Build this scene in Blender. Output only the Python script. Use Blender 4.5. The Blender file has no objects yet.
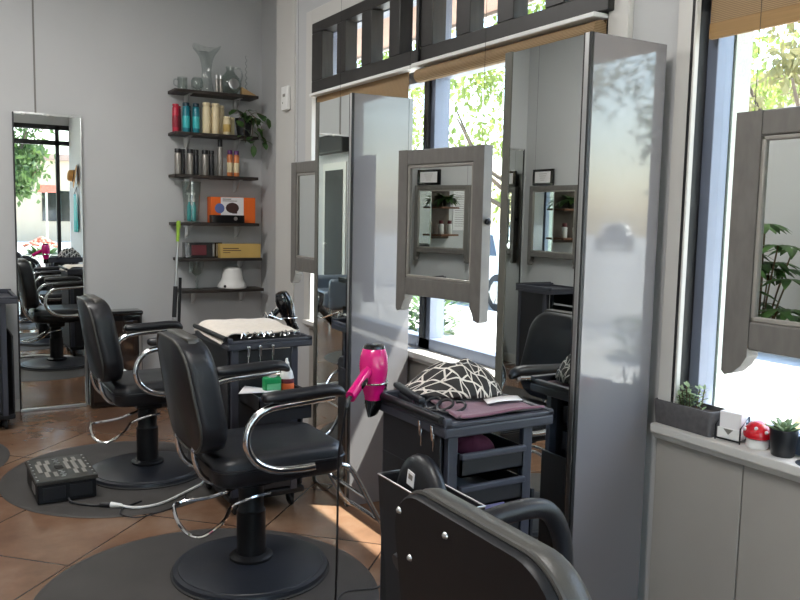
import bpy, bmesh, math, random
from mathutils import Vector, Matrix, Euler, noise
random.seed(11)
PI = math.pi
sc = bpy.context.scene
COL = sc.collection

# ------------------------------------------------------------------ materials
def lin(c):
    return tuple((v/12.92 if v <= .04045 else ((v+.055)/1.055)**2.4) for v in c)
def rgb(r, g, b):
    return lin((r/255, g/255, b/255)) + (1,)
def mat(name, col, rough=.5, metal=0, spec=.5, coat=0, coat_rough=.03, noise_amt=0, noise_scale=20,
        bump=0, bump_scale=200, col2=None, emit=0, sheen=0, transl=0, stretch=(1, 1, 1), rough_var=0, detail=4):
    m = bpy.data.materials.new(name); m.use_nodes = True
    nt = m.node_tree; N = nt.nodes; L = nt.links
    b = N['Principled BSDF']
    b.inputs['Base Color'].default_value = col
    b.inputs['Roughness'].default_value = rough
    b.inputs['Metallic'].default_value = metal
    b.inputs['Specular IOR Level'].default_value = spec
    b.inputs['Coat Weight'].default_value = coat
    b.inputs['Coat Roughness'].default_value = coat_rough
    b.inputs['Sheen Weight'].default_value = sheen
    tc = N.new('ShaderNodeTexCoord'); mp = N.new('ShaderNodeMapping')
    mp.inputs['Scale'].default_value = stretch
    L.new(tc.outputs['Object'], mp.inputs['Vector'])
    if noise_amt or col2:
        n = N.new('ShaderNodeTexNoise'); n.inputs['Scale'].default_value = noise_scale; n.inputs['Detail'].default_value = detail
        L.new(mp.outputs[0], n.inputs['Vector'])
        r = N.new('ShaderNodeValToRGB')
        r.color_ramp.elements[0].position = .32; r.color_ramp.elements[1].position = .68
        if col2 is None:
            col2 = tuple(min(1, v*(1+noise_amt)) for v in col[:3]) + (1,)
            c1 = tuple(v*(1-noise_amt) for v in col[:3]) + (1,)
        else: c1 = col
        r.color_ramp.elements[0].color = c1; r.color_ramp.elements[1].color = col2
        L.new(n.outputs['Fac'], r.inputs[0]); L.new(r.outputs[0], b.inputs['Base Color'])
        if rough_var:
            mr = N.new('ShaderNodeMapRange'); mr.inputs['To Min'].default_value = rough-rough_var; mr.inputs['To Max'].default_value = rough+rough_var
            L.new(n.outputs['Fac'], mr.inputs[0]); L.new(mr.outputs[0], b.inputs['Roughness'])
    if bump:
        n2 = N.new('ShaderNodeTexNoise'); n2.inputs['Scale'].default_value = bump_scale
        L.new(mp.outputs[0], n2.inputs['Vector'])
        bp = N.new('ShaderNodeBump'); bp.inputs['Strength'].default_value = bump; bp.inputs['Distance'].default_value = .002
        L.new(n2.outputs['Fac'], bp.inputs['Height']); L.new(bp.outputs[0], b.inputs['Normal'])
    if emit:
        b.inputs['Emission Color'].default_value = col; b.inputs['Emission Strength'].default_value = emit
    if transl:
        t = N.new('ShaderNodeBsdfTranslucent'); mx = N.new('ShaderNodeMixShader'); mx.inputs[0].default_value = transl
        src = b.inputs['Base Color'].links[0].from_socket if b.inputs['Base Color'].links else None
        if src: L.new(src, t.inputs[0])
        else: t.inputs[0].default_value = col
        L.new(b.outputs[0], mx.inputs[1]); L.new(t.outputs[0], mx.inputs[2])
        L.new(mx.outputs[0], N['Material Output'].inputs[0])
    return m
def glass(name, tint=(1, 1, 1, 1), gloss=1.0, ior=1.45):
    m = bpy.data.materials.new(name); m.use_nodes = True
    nt = m.node_tree; N = nt.nodes; L = nt.links; N.remove(N['Principled BSDF'])
    t = N.new('ShaderNodeBsdfTransparent'); t.inputs[0].default_value = tint
    g = N.new('ShaderNodeBsdfGlossy'); g.inputs['Roughness'].default_value = 0.01
    f = N.new('ShaderNodeFresnel')
    ge = N.new('ShaderNodeNewGeometry'); mr = N.new('ShaderNodeMapRange')   # thin pane: same reflectance on both faces
    mr.inputs['To Min'].default_value = ior; mr.inputs['To Max'].default_value = 1/ior
    L.new(ge.outputs['Backfacing'], mr.inputs[0]); L.new(mr.outputs[0], f.inputs[0])
    mx = N.new('ShaderNodeMixShader')
    L.new(f.outputs[0], mx.inputs[0]); L.new(t.outputs[0], mx.inputs[1]); L.new(g.outputs[0], mx.inputs[2])
    L.new(mx.outputs[0], N['Material Output'].inputs[0])
    return m

M = {}
M['wall'] = mat('wall_paint', rgb(188, 189, 190), .75, noise_amt=.03, noise_scale=1.4, bump=.08, bump_scale=90)
M['ceil'] = mat('ceiling_paint', rgb(205, 203, 198), .8, noise_amt=.02, noise_scale=2)
M['trim'] = mat('trim_paint', rgb(198, 196, 192), .45, noise_amt=.02, noise_scale=3)
M['panelwall'] = mat('lower_wall_panel', rgb(158, 154, 148), .5, noise_amt=.03, noise_scale=3)
M['lam'] = mat('grey_gloss_laminate', rgb(112, 110, 113), .5, spec=.25, coat=1.0, coat_rough=.04, noise_amt=.015, noise_scale=2)
M['lam'].node_tree.nodes['Principled BSDF'].inputs['Coat IOR'].default_value = 1.58
M['mirror'] = mat('mirror_silver', (.82, .85, .83, 1), .0, metal=1)
M['black'] = mat('black_plastic', rgb(30, 31, 35), .42, bump=.1, bump_scale=400)
M['blackgloss'] = mat('black_gloss', rgb(16, 16, 18), .12, coat=.5)
M['darkwood'] = mat('dark_stained_wood', rgb(30, 28, 27), .45, col2=rgb(42, 39, 37), noise_scale=6, stretch=(8, 1, 1), bump=.1, bump_scale=60)
M['shelfwood'] = mat('dark_shelf_wood', rgb(32, 27, 24), .5, col2=rgb(52, 42, 36), noise_scale=8, stretch=(1, 8, 8))
M['vinyl'] = mat('black_vinyl', rgb(23, 24, 29), .38, spec=.5, bump=.25, bump_scale=260)
M['vinylolive'] = mat('worn_black_vinyl', rgb(64, 62, 58), .42, bump=.25, bump_scale=260)
M['chrome'] = mat('chrome', (.78, .78, .79, 1), .09, metal=1)
M['steel'] = mat('brushed_steel', (.6, .6, .6, 1), .3, metal=1)
M['blackmetal'] = mat('black_painted_metal', rgb(20, 21, 24), .45, spec=.3, noise_amt=.05, noise_scale=30)
M['baseplate'] = mat('base_plate_black', rgb(34, 37, 44), .38, spec=.5, noise_amt=.1, noise_scale=8, rough_var=.06)
M['rubber'] = mat('rubber', rgb(22, 22, 23), .7)
M['mat'] = mat('grey_rubber_mat', rgb(60, 57, 55), .62, noise_amt=.12, noise_scale=5, bump=.15, bump_scale=300)
M['greyframe'] = mat('grey_painted_wood', rgb(104, 101, 97), .5, noise_amt=.1, noise_scale=14, stretch=(1, 3, 1), bump=.12, bump_scale=70)
M['greybevel'] = mat('grey_frame_bevel', rgb(140, 136, 130), .4, noise_amt=.05, noise_scale=20)
M['oldframe'] = mat('olive_grey_strip', rgb(84, 83, 76), .4, noise_amt=.05, noise_scale=20)
M['alu'] = mat('blue_grey_aluminium', rgb(120, 128, 146), .4, metal=.3, noise_amt=.03, noise_scale=10)
M['darkalu'] = mat('dark_frame_metal', rgb(22, 22, 24), .5)
M['stucco'] = mat('pale_stucco', rgb(188, 196, 188), .9, noise_amt=.1, noise_scale=120, bump=.6, bump_scale=160)
M['glass'] = glass('window_glass', (.94, .97, .96, 1))
M['clear'] = glass('clear_glass', (.86, .89, .88, 1), ior=1.7)
M['smoke'] = glass('smoked_glass', (.5, .5, .52, 1))
M['white'] = mat('white_plastic', rgb(226, 226, 224), .4)
M['paper'] = mat('white_paper', rgb(232, 230, 232), .7)
M['trolley'] = mat('charcoal_trolley_plastic', rgb(54, 56, 66), .45, bump=.12, bump_scale=300)
M['trolleydark'] = mat('dark_trolley_panel', rgb(22, 23, 28), .5, bump=.1, bump_scale=300)
M['pink'] = mat('magenta_gloss_plastic', rgb(206, 16, 116), .25, coat=.4)
M['pinkgrille'] = mat('dusty_pink_grille', rgb(150, 110, 116), .5, bump=.4, bump_scale=300)
M['teal'] = mat('teal_bottle', rgb(24, 120, 136), .3)
M['navy'] = mat('dark_teal_label', rgb(14, 46, 60), .4)
M['red'] = mat('red_bottle', rgb(186, 34, 60), .35)
M['crimson'] = mat('crimson_bottle', rgb(140, 20, 44), .35)
M['cream'] = mat('cream_bottle', rgb(226, 210, 172), .4)
M['silverb'] = mat('silver_bottle', rgb(150, 146, 140), .3, metal=.5)
M['orangeb'] = mat('amber_bottle', rgb(206, 122, 70), .3)
M['purple'] = mat('purple_cap', rgb(88, 40, 104), .4)
M['orange'] = mat('orange_card', rgb(236, 108, 34), .5)
M['orangelabel'] = mat('orange_label', rgb(224, 100, 40), .5)
M['tan'] = mat('tan_card', rgb(198, 166, 96), .6, noise_amt=.03)
M['maroon'] = mat('maroon_print', rgb(104, 40, 48), .5)
M['bluegrey'] = mat('blue_print', rgb(96, 112, 168), .5)
M['brown'] = mat('brown_print', rgb(70, 44, 40), .5)
M['teallight'] = mat('turquoise_plastic', rgb(64, 186, 190), .3)
M['green'] = mat('green_bottle', rgb(24, 148, 84), .35)
M['greenlabel'] = mat('pale_green_label', rgb(120, 206, 150), .5)
M['lime'] = mat('lime_plastic', rgb(150, 190, 60), .4)
M['towelcream'] = mat('cream_towel', rgb(230, 220, 208), .95, noise_amt=.05, noise_scale=40, bump=.6, bump_scale=220, sheen=.3)
M['towelmauve'] = mat('mauve_towel', rgb(112, 72, 88), .95, noise_amt=.1, noise_scale=30, bump=.7, bump_scale=220, sheen=.3)
M['lavender'] = mat('lavender_cloth', rgb(166, 154, 196), .9, bump=.3, bump_scale=120)
M['plum'] = mat('plum_cloth', rgb(84, 28, 52), .9, bump=.3, bump_scale=120)
M['leaf'] = mat('leaf_green', rgb(52, 84, 44), .4, col2=rgb(86, 120, 64), noise_scale=9, transl=.25)
M['leafpale'] = mat('succulent_green', rgb(124, 148, 112), .5, col2=rgb(150, 170, 130), noise_scale=30)
M['stem'] = mat('stem_brown', rgb(92, 76, 54), .8, noise_amt=.15)
M['soil'] = mat('potting_soil', rgb(44, 36, 30), .95, noise_amt=.3, noise_scale=80, bump=.8, bump_scale=150)
M['stone'] = mat('dark_stone', rgb(84, 82, 84), .75, noise_amt=.15, noise_scale=60, bump=.4, bump_scale=150)
M['potblack'] = mat('black_pot', rgb(28, 30, 33), .35)
M['mushred'] = mat('red_glaze', rgb(204, 24, 40), .25, coat=.5)
M['straw'] = mat('straw', rgb(188, 140, 80), .8, noise_amt=.12, noise_scale=60)
M['wood'] = mat('warm_wood', rgb(178, 146, 100), .55, noise_amt=.12, noise_scale=8, stretch=(1, 6, 6))
M['sofa'] = mat('grey_blue_vinyl', rgb(104, 114, 128), .35, bump=.2, bump_scale=200)
M['bark'] = mat('bark', rgb(92, 78, 64), .9, noise_amt=.25, noise_scale=10, stretch=(1, 1, .3), bump=.8, bump_scale=30)
M['treeleaf'] = mat('sunlit_leaf', rgb(112, 132, 60), .5, col2=rgb(160, 170, 92), noise_scale=1.2, transl=.5)
M['treeleaf2'] = mat('olive_leaf', rgb(124, 122, 74), .5, col2=rgb(168, 158, 110), noise_scale=1.2, transl=.5)
M['treeleaf3'] = mat('deep_leaf', rgb(62, 88, 48), .5, col2=rgb(96, 120, 66), noise_scale=1.2, transl=.4)
M['concrete'] = mat('pale_concrete', rgb(206, 202, 194), .9, noise_amt=.06, noise_scale=2)
M['asphalt'] = mat('asphalt', rgb(176, 174, 170), .9, noise_amt=.1, noise_scale=5)
M['carwhite'] = mat('white_car_paint', rgb(216, 218, 220), .25, coat=1)
M['cargrey'] = mat('grey_car_paint', rgb(86, 90, 96), .25, coat=1, metal=.3)
M['carred'] = mat('dark_red_car_paint', rgb(110, 30, 34), .25, coat=1)
M['carglass'] = mat('car_window', rgb(20, 24, 28), .08, coat=.6)
M['tyre'] = mat('tyre', rgb(24, 24, 25), .8)
M['bldg'] = mat('tan_building', rgb(196, 176, 152), .85, noise_amt=.05, noise_scale=.8)
M['soffit'] = mat('pinkish_soffit', rgb(168, 140, 126), .8, noise_amt=.05, noise_scale=2)
M['fillglow'] = mat('fill_diffuser', (1, .96, .9, 1), .5, emit=1.0)  # glow of the added fill panels
M['pinkflower'] = mat('coral_flowers', rgb(222, 120, 100), .7, noise_amt=.2, noise_scale=20)

# woven bamboo shade: thin horizontal reeds, light comes through
def shade_mat():
    m = mat('woven_bamboo', rgb(196, 158, 106), .7)
    nt = m.node_tree; N = nt.nodes; L = nt.links; b = N['Principled BSDF']
    tc = N.new('ShaderNodeTexCoord')
    w = N.new('ShaderNodeTexWave'); w.bands_direction = 'Z'; w.inputs['Scale'].default_value = 55; w.inputs['Distortion'].default_value = 1.2
    L.new(tc.outputs['Object'], w.inputs['Vector'])
    r = N.new('ShaderNodeValToRGB'); r.color_ramp.elements[0].color = rgb(132, 106, 76); r.color_ramp.elements[1].color = rgb(186, 160, 124)
    L.new(w.outputs['Fac'], r.inputs[0]); L.new(r.outputs[0], b.inputs['Base Color'])
    t = N.new('ShaderNodeBsdfTranslucent'); mx = N.new('ShaderNodeMixShader'); mx.inputs[0].default_value = .3
    L.new(r.outputs[0], t.inputs[0]); L.new(b.outputs[0], mx.inputs[1]); L.new(t.outputs[0], mx.inputs[2])
    L.new(mx.outputs[0], N['Material Output'].inputs[0])
    return m
M['bamboo'] = shade_mat()

# stained, scored and sealed concrete floor: diagonal 60 cm grid
def floor_mat():
    m = bpy.data.materials.new('stained_concrete_floor'); m.use_nodes = True
    nt = m.node_tree; N = nt.nodes; L = nt.links; b = N['Principled BSDF']
    tc = N.new('ShaderNodeTexCoord')
    n1 = N.new('ShaderNodeTexNoise'); n1.inputs['Scale'].default_value = 1.1; n1.inputs['Detail'].default_value = 8; n1.inputs['Roughness'].default_value = .62
    n2 = N.new('ShaderNodeTexNoise'); n2.inputs['Scale'].default_value = 14; n2.inputs['Detail'].default_value = 6
    L.new(tc.outputs['Object'], n1.inputs['Vector']); L.new(tc.outputs['Object'], n2.inputs['Vector'])
    r = N.new('ShaderNodeValToRGB'); cr = r.color_ramp
    cr.elements[0].position = .3; cr.elements[0].color = rgb(92, 68, 54)
    cr.elements[1].position = .72; cr.elements[1].color = rgb(150, 128, 108)
    e = cr.elements.new(.5); e.color = rgb(124, 94, 74)
    L.new(n1.outputs['Fac'], r.inputs[0])
    mul = N.new('ShaderNodeMix'); mul.data_type = 'RGBA'; mul.blend_type = 'MULTIPLY'; mul.inputs[0].default_value = .18
    r2 = N.new('ShaderNodeValToRGB'); r2.color_ramp.elements[0].position = .3; r2.color_ramp.elements[0].color = (.45, .45, .45, 1); r2.color_ramp.elements[1].position = .7
    L.new(n2.outputs['Fac'], r2.inputs[0]); L.new(r.outputs[0], mul.inputs[6]); L.new(r2.outputs[0], mul.inputs[7])
    mp = N.new('ShaderNodeMapping'); mp.inputs['Rotation'].default_value = (0, 0, math.radians(45)); mp.inputs['Location'].default_value = (.33, .2, 0)
    L.new(tc.outputs['Object'], mp.inputs['Vector'])
    br = N.new('ShaderNodeTexBrick'); br.offset = 0; br.inputs['Scale'].default_value = 1
    br.inputs['Brick Width'].default_value = .61; br.inputs['Row Height'].default_value = .61
    br.inputs['Mortar Size'].default_value = .005; br.inputs['Mortar Smooth'].default_value = .3
    L.new(mp.outputs[0], br.inputs['Vector'])
    mx = N.new('ShaderNodeMix'); mx.data_type = 'RGBA'; L.new(br.outputs['Fac'], mx.inputs[0])
    L.new(mul.outputs[2], mx.inputs[6]); mx.inputs[7].default_value = rgb(66, 46, 36)
    L.new(mx.outputs[2], b.inputs['Base Color'])
    mr = N.new('ShaderNodeMapRange'); mr.inputs['To Min'].default_value = .14; mr.inputs['To Max'].default_value = .26
    L.new(n2.outputs['Fac'], mr.inputs[0]); L.new(mr.outputs[0], b.inputs['Roughness'])
    bp = N.new('ShaderNodeBump'); bp.invert = True; bp.inputs['Strength'].default_value = .4; bp.inputs['Distance'].default_value = .002
    L.new(br.outputs['Fac'], bp.inputs['Height']); L.new(bp.outputs[0], b.inputs['Normal'])
    b.inputs['Specular IOR Level'].default_value = .5
    return m
M['floor'] = floor_mat()

# black cape with interlocking white lines
def cape_mat():
    m = mat('black_cape_white_lines', rgb(30, 27, 27), .6)
    nt = m.node_tree; N = nt.nodes; L = nt.links; b = N['Principled BSDF']
    tc = N.new('ShaderNodeTexCoord'); prev = None
    for rot, loc in ((.35, 0), (1.25, .013)):
        mp = N.new('ShaderNodeMapping'); mp.inputs['Rotation'].default_value = (0, 0, rot); mp.inputs['Location'].default_value = (loc, 0, 0)
        L.new(tc.outputs['UV'], mp.inputs['Vector'])
        br = N.new('ShaderNodeTexBrick'); br.offset = .42
        br.inputs['Scale'].default_value = 1; br.inputs['Brick Width'].default_value = .46; br.inputs['Row Height'].default_value = .21
        br.inputs['Mortar Size'].default_value = .0125; br.inputs['Mortar Smooth'].default_value = 0
        L.new(mp.outputs[0], br.inputs['Vector'])
        if prev is None: prev = br.outputs['Fac']
        else:
            mxm = N.new('ShaderNodeMath'); mxm.operation = 'MAXIMUM'; L.new(prev, mxm.inputs[0]); L.new(br.outputs['Fac'], mxm.inputs[1]); prev = mxm.outputs[0]
    mx = N.new('ShaderNodeMix'); mx.data_type = 'RGBA'; L.new(prev, mx.inputs[0])
    mx.inputs[6].default_value = rgb(28, 25, 25); mx.inputs[7].default_value = rgb(214, 208, 200)
    L.new(mx.outputs[2], b.inputs['Base Color'])
    return m
M['cape'] = cape_mat()

# ------------------------------------------------------------------ mesh builder
def smooth_path(pts, k=6, closed=False):
    P = [Vector(p) for p in pts]; n = len(P); out = []
    rng = range(n if closed else n-1)
    for i in rng:
        if closed: a, b, c, d = P[(i-1) % n], P[i], P[(i+1) % n], P[(i+2) % n]
        else: a, b, c, d = P[max(i-1, 0)], P[i], P[i+1], P[min(i+2, n-1)]
        for j in range(k):
            t = j/k
            out.append(.5*((2*b)+(-a+c)*t+(2*a-5*b+4*c-d)*t*t+(-a+3*b-3*c+d)*t**3))
    if not closed: out.append(P[-1])
    return out
class MB:
    def __init__(s): s.bm = bmesh.new(); s.mi = 0; s.mx = Matrix.Identity(4)
    def v(s, p): return s.bm.verts.new(s.mx @ Vector(p))
    def f(s, vs):
        try:
            f = s.bm.faces.new(vs); f.material_index = s.mi; f.smooth = True; return f
        except ValueError: return None
    def merge(s, b2, mx=None):
        m = s.mx @ (mx or Matrix.Identity(4)); mp = {}
        for v in b2.verts: mp[v] = s.bm.verts.new(m @ v.co)
        for f in b2.faces:
            g = s.f([mp[v] for v in f.verts])
            if g: g.smooth = f.smooth
        b2.free(); return s
    def box(s, c, d, bev=0, seg=2, rot=None, taper=None):
        b = bmesh.new(); bmesh.ops.create_cube(b, size=1)
        for v in b.verts:
            k = taper if (taper and v.co.z < 0) else 1
            v.co = Vector((v.co.x*d[0]*k, v.co.y*d[1]*k, v.co.z*d[2]))
        if bev: bmesh.ops.bevel(b, geom=b.edges[:]+b.verts[:], offset=min(bev, min(d)*.49), segments=seg, profile=.5, affect='EDGES')
        b.normal_update()
        for f in b.faces: f.smooth = max(abs(q) for q in f.normal) < .999
        m = Matrix.Translation(c)
        if rot: m = m @ Euler(rot).to_matrix().to_4x4()
        return s.merge(b, m)
    def bx(s, x0, x1, y0, y1, z0, z1, bev=0, seg=2):
        return s.box(((x0+x1)/2, (y0+y1)/2, (z0+z1)/2), (abs(x1-x0), abs(y1-y0), abs(z1-z0)), bev, seg)
    def ring(s, c, ax, up, r, n, ry=None):
        side = ax.cross(up).normalized()
        return [s.v(c+up*(r*math.cos(2*PI*i/n))+side*((ry or r)*math.sin(2*PI*i/n))) for i in range(n)]
    def skin(s, rings, cap=True, closed=False):
        n = len(rings[0]); k = len(rings)
        for a in range(k if closed else k-1):
            A, B = rings[a], rings[(a+1) % k]
            for i in range(n): s.f([A[i], A[(i+1) % n], B[(i+1) % n], B[i]])
        if cap and not closed: s.f(list(reversed(rings[0]))); s.f(rings[-1])
        return s
    def tube(s, pts, r, n=10, closed=False, cap=True, ry=None, rfn=None):
        P = [Vector(p) for p in pts]; k = len(P); up = None; rings = []
        for i in range(k):
            if closed: t = (P[(i+1) % k]-P[i-1])
            else: t = P[min(i+1, k-1)]-P[max(i-1, 0)]
            t = t.normalized() if t.length > 1e-9 else Vector((0, 0, 1))
            if up is None:
                up = Vector((0, 0, 1)) if abs(t.z) < .9 else Vector((1, 0, 0))
            up = (up-t*up.dot(t)).normalized()
            rr = rfn(i/(k-1)) if rfn else r
            rings.append(s.ring(P[i], t, up, rr, n, ry))
        return s.skin(rings, cap, closed)
    def cyl(s, p0, p1, r0, r1=None, n=20):
        p0, p1 = Vector(p0), Vector(p1); t = (p1-p0).normalized()
        up = Vector((0, 0, 1)) if abs(t.z) < .9 else Vector((1, 0, 0))
        up = (up-t*up.dot(t)).normalized()
        return s.skin([s.ring(p0, t, up, r0, n), s.ring(p1, t, up, r0 if r1 is None else r1, n)])
    def lathe(s, prof, c=(0, 0, 0), n=32, axis=None):
        c = Vector(c); m = Matrix.Identity(3)
        if axis: m = Vector((0, 0, 1)).rotation_difference(Vector(axis)).to_matrix()
        rings = []
        for r, z in prof:
            r = max(r, .0004)
            rings.append([s.v(c+m @ Vector((r*math.cos(2*PI*i/n), r*math.sin(2*PI*i/n), z))) for i in range(n)])
        return s.skin(rings)
    def ell(s, c, r, nu=16, nv=10, rot=None):
        m = Euler(rot).to_matrix() if rot else Matrix.Identity(3); c = Vector(c); rings = []
        for j in range(nv+1):
            a = -PI/2+PI*j/nv; cr = max(math.cos(a), .01)
            rings.append([s.v(c+m @ Vector((r[0]*cr*math.cos(2*PI*i/nu), r[1]*cr*math.sin(2*PI*i/nu), r[2]*math.sin(a)))) for i in range(nu)])
        return s.skin(rings)
    def pillow(s, outline, levels, fn):
        # outline: 2-D points; levels: (scale, depth); fn(u, v, depth) -> point
        rings = [[s.v(fn(u*k, w*k, d)) for u, w in outline] for k, d in levels]
        return s.skin(rings)
    def prism(s, poly, fn, d0, d1):
        return s.skin([[s.v(fn(u, w, d0)) for u, w in poly], [s.v(fn(u, w, d1)) for u, w in poly]])
    def grid(s, fn, nu, nv, thick=0, uv=False):
        A = [[s.v(fn(i/nu, j/nv)) for j in range(nv+1)] for i in range(nu+1)]
        lay = s.bm.loops.layers.uv.verify() if uv else None
        for i in range(nu):
            for j in range(nv):
                f = s.f([A[i][j], A[i+1][j], A[i+1][j+1], A[i][j+1]])
                if uv and f:
                    for l, q in zip(f.loops, ((i, j), (i+1, j), (i+1, j+1), (i, j+1))): l[lay].uv = (q[0]/nu*uv[0], q[1]/nv*uv[1])
        return s
    def leaf(s, base, d, ln, w, up=(0, 0, 1), droop=.25, fold=.15, n=4):
        base = Vector(base); d = Vector(d).normalized(); up = Vector(up)
        side = d.cross(up)
        side = side.normalized() if side.length > 1e-4 else Vector((1, 0, 0))
        nrm = side.cross(d).normalized(); rows = []
        for i in range(n+1):
            t = i/n; ww = w*.5*math.sin(PI*min(1, t*.92+.06))**.8 if 0 < i < n else w*.04
            c = base+d*(ln*t)-nrm*(droop*ln*t*t)
            rows.append([s.v(c-side*ww+nrm*(fold*ww)), s.v(c), s.v(c+side*ww+nrm*(fold*ww))])
        for i in range(n):
            for k in (0, 1): s.f([rows[i][k], rows[i][k+1], rows[i+1][k+1], rows[i+1][k]])
        return s
    def build(s, name, mats, parent=None, loc=None, solid=0, sub=0, sharp=40, rot=None):
        if not isinstance(mats, (list, tuple)): mats = [mats]
        bmesh.ops.recalc_face_normals(s.bm, faces=s.bm.faces[:])
        flat = [i for i, f in enumerate(s.bm.faces) if not f.smooth]
        me = bpy.data.meshes.new(name); s.bm.to_mesh(me); s.bm.free()
        for m in mats: me.materials.append(M[m] if isinstance(m, str) else m)
        me.set_sharp_from_angle(angle=math.radians(sharp))
        for i in flat: me.polygons[i].use_smooth = False
        o = bpy.data.objects.new(name, me); COL.objects.link(o)
        if parent: o.parent = parent
        if loc: o.location = loc
        if rot: o.rotation_euler = rot
        if solid:
            q = o.modifiers.new('thickness', 'SOLIDIFY'); q.thickness = solid; q.offset = 0
        if sub:
            q = o.modifiers.new('smooth', 'SUBSURF'); q.levels = sub; q.render_levels = sub
        return o
def tag(o, label, cat, group=None):
    o['label'] = label; o['category'] = cat
    if group: o['group'] = group
    return o
def thing(name, label, cat, loc=(0, 0, 0), rz=0, group=None):
    o = bpy.data.objects.new(name, None); COL.objects.link(o); o.empty_display_size = .1
    o.location = loc; o.rotation_euler = (0, 0, rz)
    return tag(o, label, cat, group)
def struct(o): o['kind'] = 'structure'; return o
def dup(root, loc, label=None, rz=None, group=None):
    r = root.copy(); COL.objects.link(r); r.location = loc
    if rz is not None: r.rotation_euler = (0, 0, rz)
    if label: r['label'] = label
    if group: r['group'] = group
    for ch in list(root.children):
        c = ch.copy(); COL.objects.link(c); c.parent = r
        for g in list(ch.children):
            d = g.copy(); COL.objects.link(d); d.parent = c
    return r
def rrect(w, h, r, n=6, top=None):
    # rounded rectangle outline, optional narrower top half-width
    out = []
    tw = top if top else w
    for cx, cy, a0 in ((tw-r, h-r, 0), (-tw+r, h-r, 90), (-w+r, -h+r, 180), (w-r, -h+r, 270)):
        for i in range(n+1):
            a = math.radians(a0+90*i/n); out.append((cx+r*math.cos(a), cy+r*math.sin(a)))
    return out
FILL_W = 22; SKY_S = .45; SUN_E = 9; EXPO = 1.45
# ------------------------------------------------------------------ camera
cam = bpy.data.cameras.new('camera'); co = bpy.data.objects.new('camera', cam); COL.objects.link(co)
cam.sensor_width = 36; cam.lens = 36*815/800; cam.clip_start = .05; cam.clip_end = 300
R = ((0.86290622, -0.03466966, 0.50417346), (-0.50494155, -0.09993635, 0.85734868), (0.02066127, -0.99438963, -0.10374185))
mw = Matrix(((R[0][0], -R[0][1], -R[0][2], 0), (R[1][0], -R[1][1], -R[1][2], 0), (R[2][0], -R[2][1], -R[2][2], 1.5), (0, 0, 0, 1)))
co.matrix_world = mw
sc.camera = co

# ------------------------------------------------------------------ room shell
CE = 3.4; XL = -1.55; YB = 6.5; YF = -2.2; XW = 2.25
b = MB(); b.bx(XL-.1, 2.62, YF-.1, YB+.1, -.08, 0); struct(b.build('floor', 'floor'))
b = MB(); b.bx(XL-.1, 2.62, YF-.1, YB+.1, CE, CE+.1); struct(b.build('ceiling', 'ceil'))
b = MB(); b.bx(XL-.1, 2.62, YB, YB+.15, 0, CE); struct(b.build('wall_back', 'wall'))
b = MB(); b.bx(XL-.15, XL, YF-.1, YB, 0, CE); struct(b.build('wall_left', 'wall'))
b = MB()
b.bx(2.46, 2.62, 5.62, YB, 0, CE)          # recess beside the shelves
b.bx(XW, 2.47, 4.98, 5.62, 0, CE)          # pier
b.bx(XW, 2.47, 2.30, 4.98, 0, .755)
b.bx(XW, 2.47, 2.30, 4.98, 2.70, CE)
b.bx(XW, 2.47, 1.92, 2.30, 0, CE)          # pillar between the windows
b.bx(XW, 2.47, -.70, 1.92, 0, .755)
b.bx(XW, 2.47, -.70, 1.92, 2.70, CE)
b.bx(XW, 2.47, YF-.1, -.70, 0, CE)
struct(b.build('wall_right', 'wall'))
b = MB()
b.bx(XL, 2.25, YF-.12, YF, 2.90, CE); b.bx(XL, XL+.25, YF-.12, YF, 0, 2.90)
struct(b.build('wall_front', 'wall'))
# outside piers of pale stucco
b = MB(); b.bx(2.392, 2.475, 1.866, 2.335, -.1, 3.4); struct(b.build('trim_stucco_pier', 'stucco'))
# back wall seam strip, baseboards
b = MB(); b.bx(.735, .747, YB-.004, YB, 2.17, CE); struct(b.build('trim_1', mat('seam_grey', rgb(120, 118, 114), .6)))
b = MB(); b.bx(XL, 2.46, YB-.012, YB, 0, .09, .003); struct(b.build('baseboard_back', 'trim'))
b = MB(); b.bx(XL, XL+.012, YF, YB-.015, 0, .09, .003); struct(b.build('baseboard_left', 'trim'))
# far pier edge strip
b = MB(); b.bx(XW-.012, XW, 5.29, 5.62, 0, CE); struct(b.build('trim_2', 'trim'))
# casing of window_1: far side board and head board
b = MB(); b.bx(XW-.03, XW, 4.96, 5.06, .79, 2.80, .004); b.bx(XW-.03, XW, 2.30, 4.96, 2.70, 2.80, .004); b.bx(XW-.03, XW, 2.20, 2.30, .79, 2.80, .004)
struct(b.build('trim_3', 'trim'))
b = MB(); b.bx(XW-.022, XW, 1.90, 1.978, .79, 2.80, .004); b.bx(XW-.022, XW, -.72, 1.90, 2.70, 2.80, .004)
struct(b.build('trim_4', 'trim'))
# sills with a nosing and an apron moulding
def sill(name, y0, y1):
    b = MB(); b.bx(2.195, 2.34, y0, y1, .757, .79, .006); b.bx(2.215, XW, y0, y1, .735, .757, .006)
    return struct(b.build(name, 'trim'))
sill('trim_5', 2.44, 5.03); sill('trim_6', -.70, 1.978)
# lower wall boards with a vertical joint
for i, (y0, y1) in enumerate(((1.625, 1.978), (.42, 1.619), (-.7, .414))):
    b = MB(); b.bx(XW-.014, XW, y0, y1, .0, .735, .002); struct(b.build('trim_%d' % (7+i), 'panelwall'))
b = MB(); b.bx(XW-.014, XW, 2.44, 5.0, 0, .735, .002); struct(b.build('trim_10', 'panelwall'))

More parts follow.
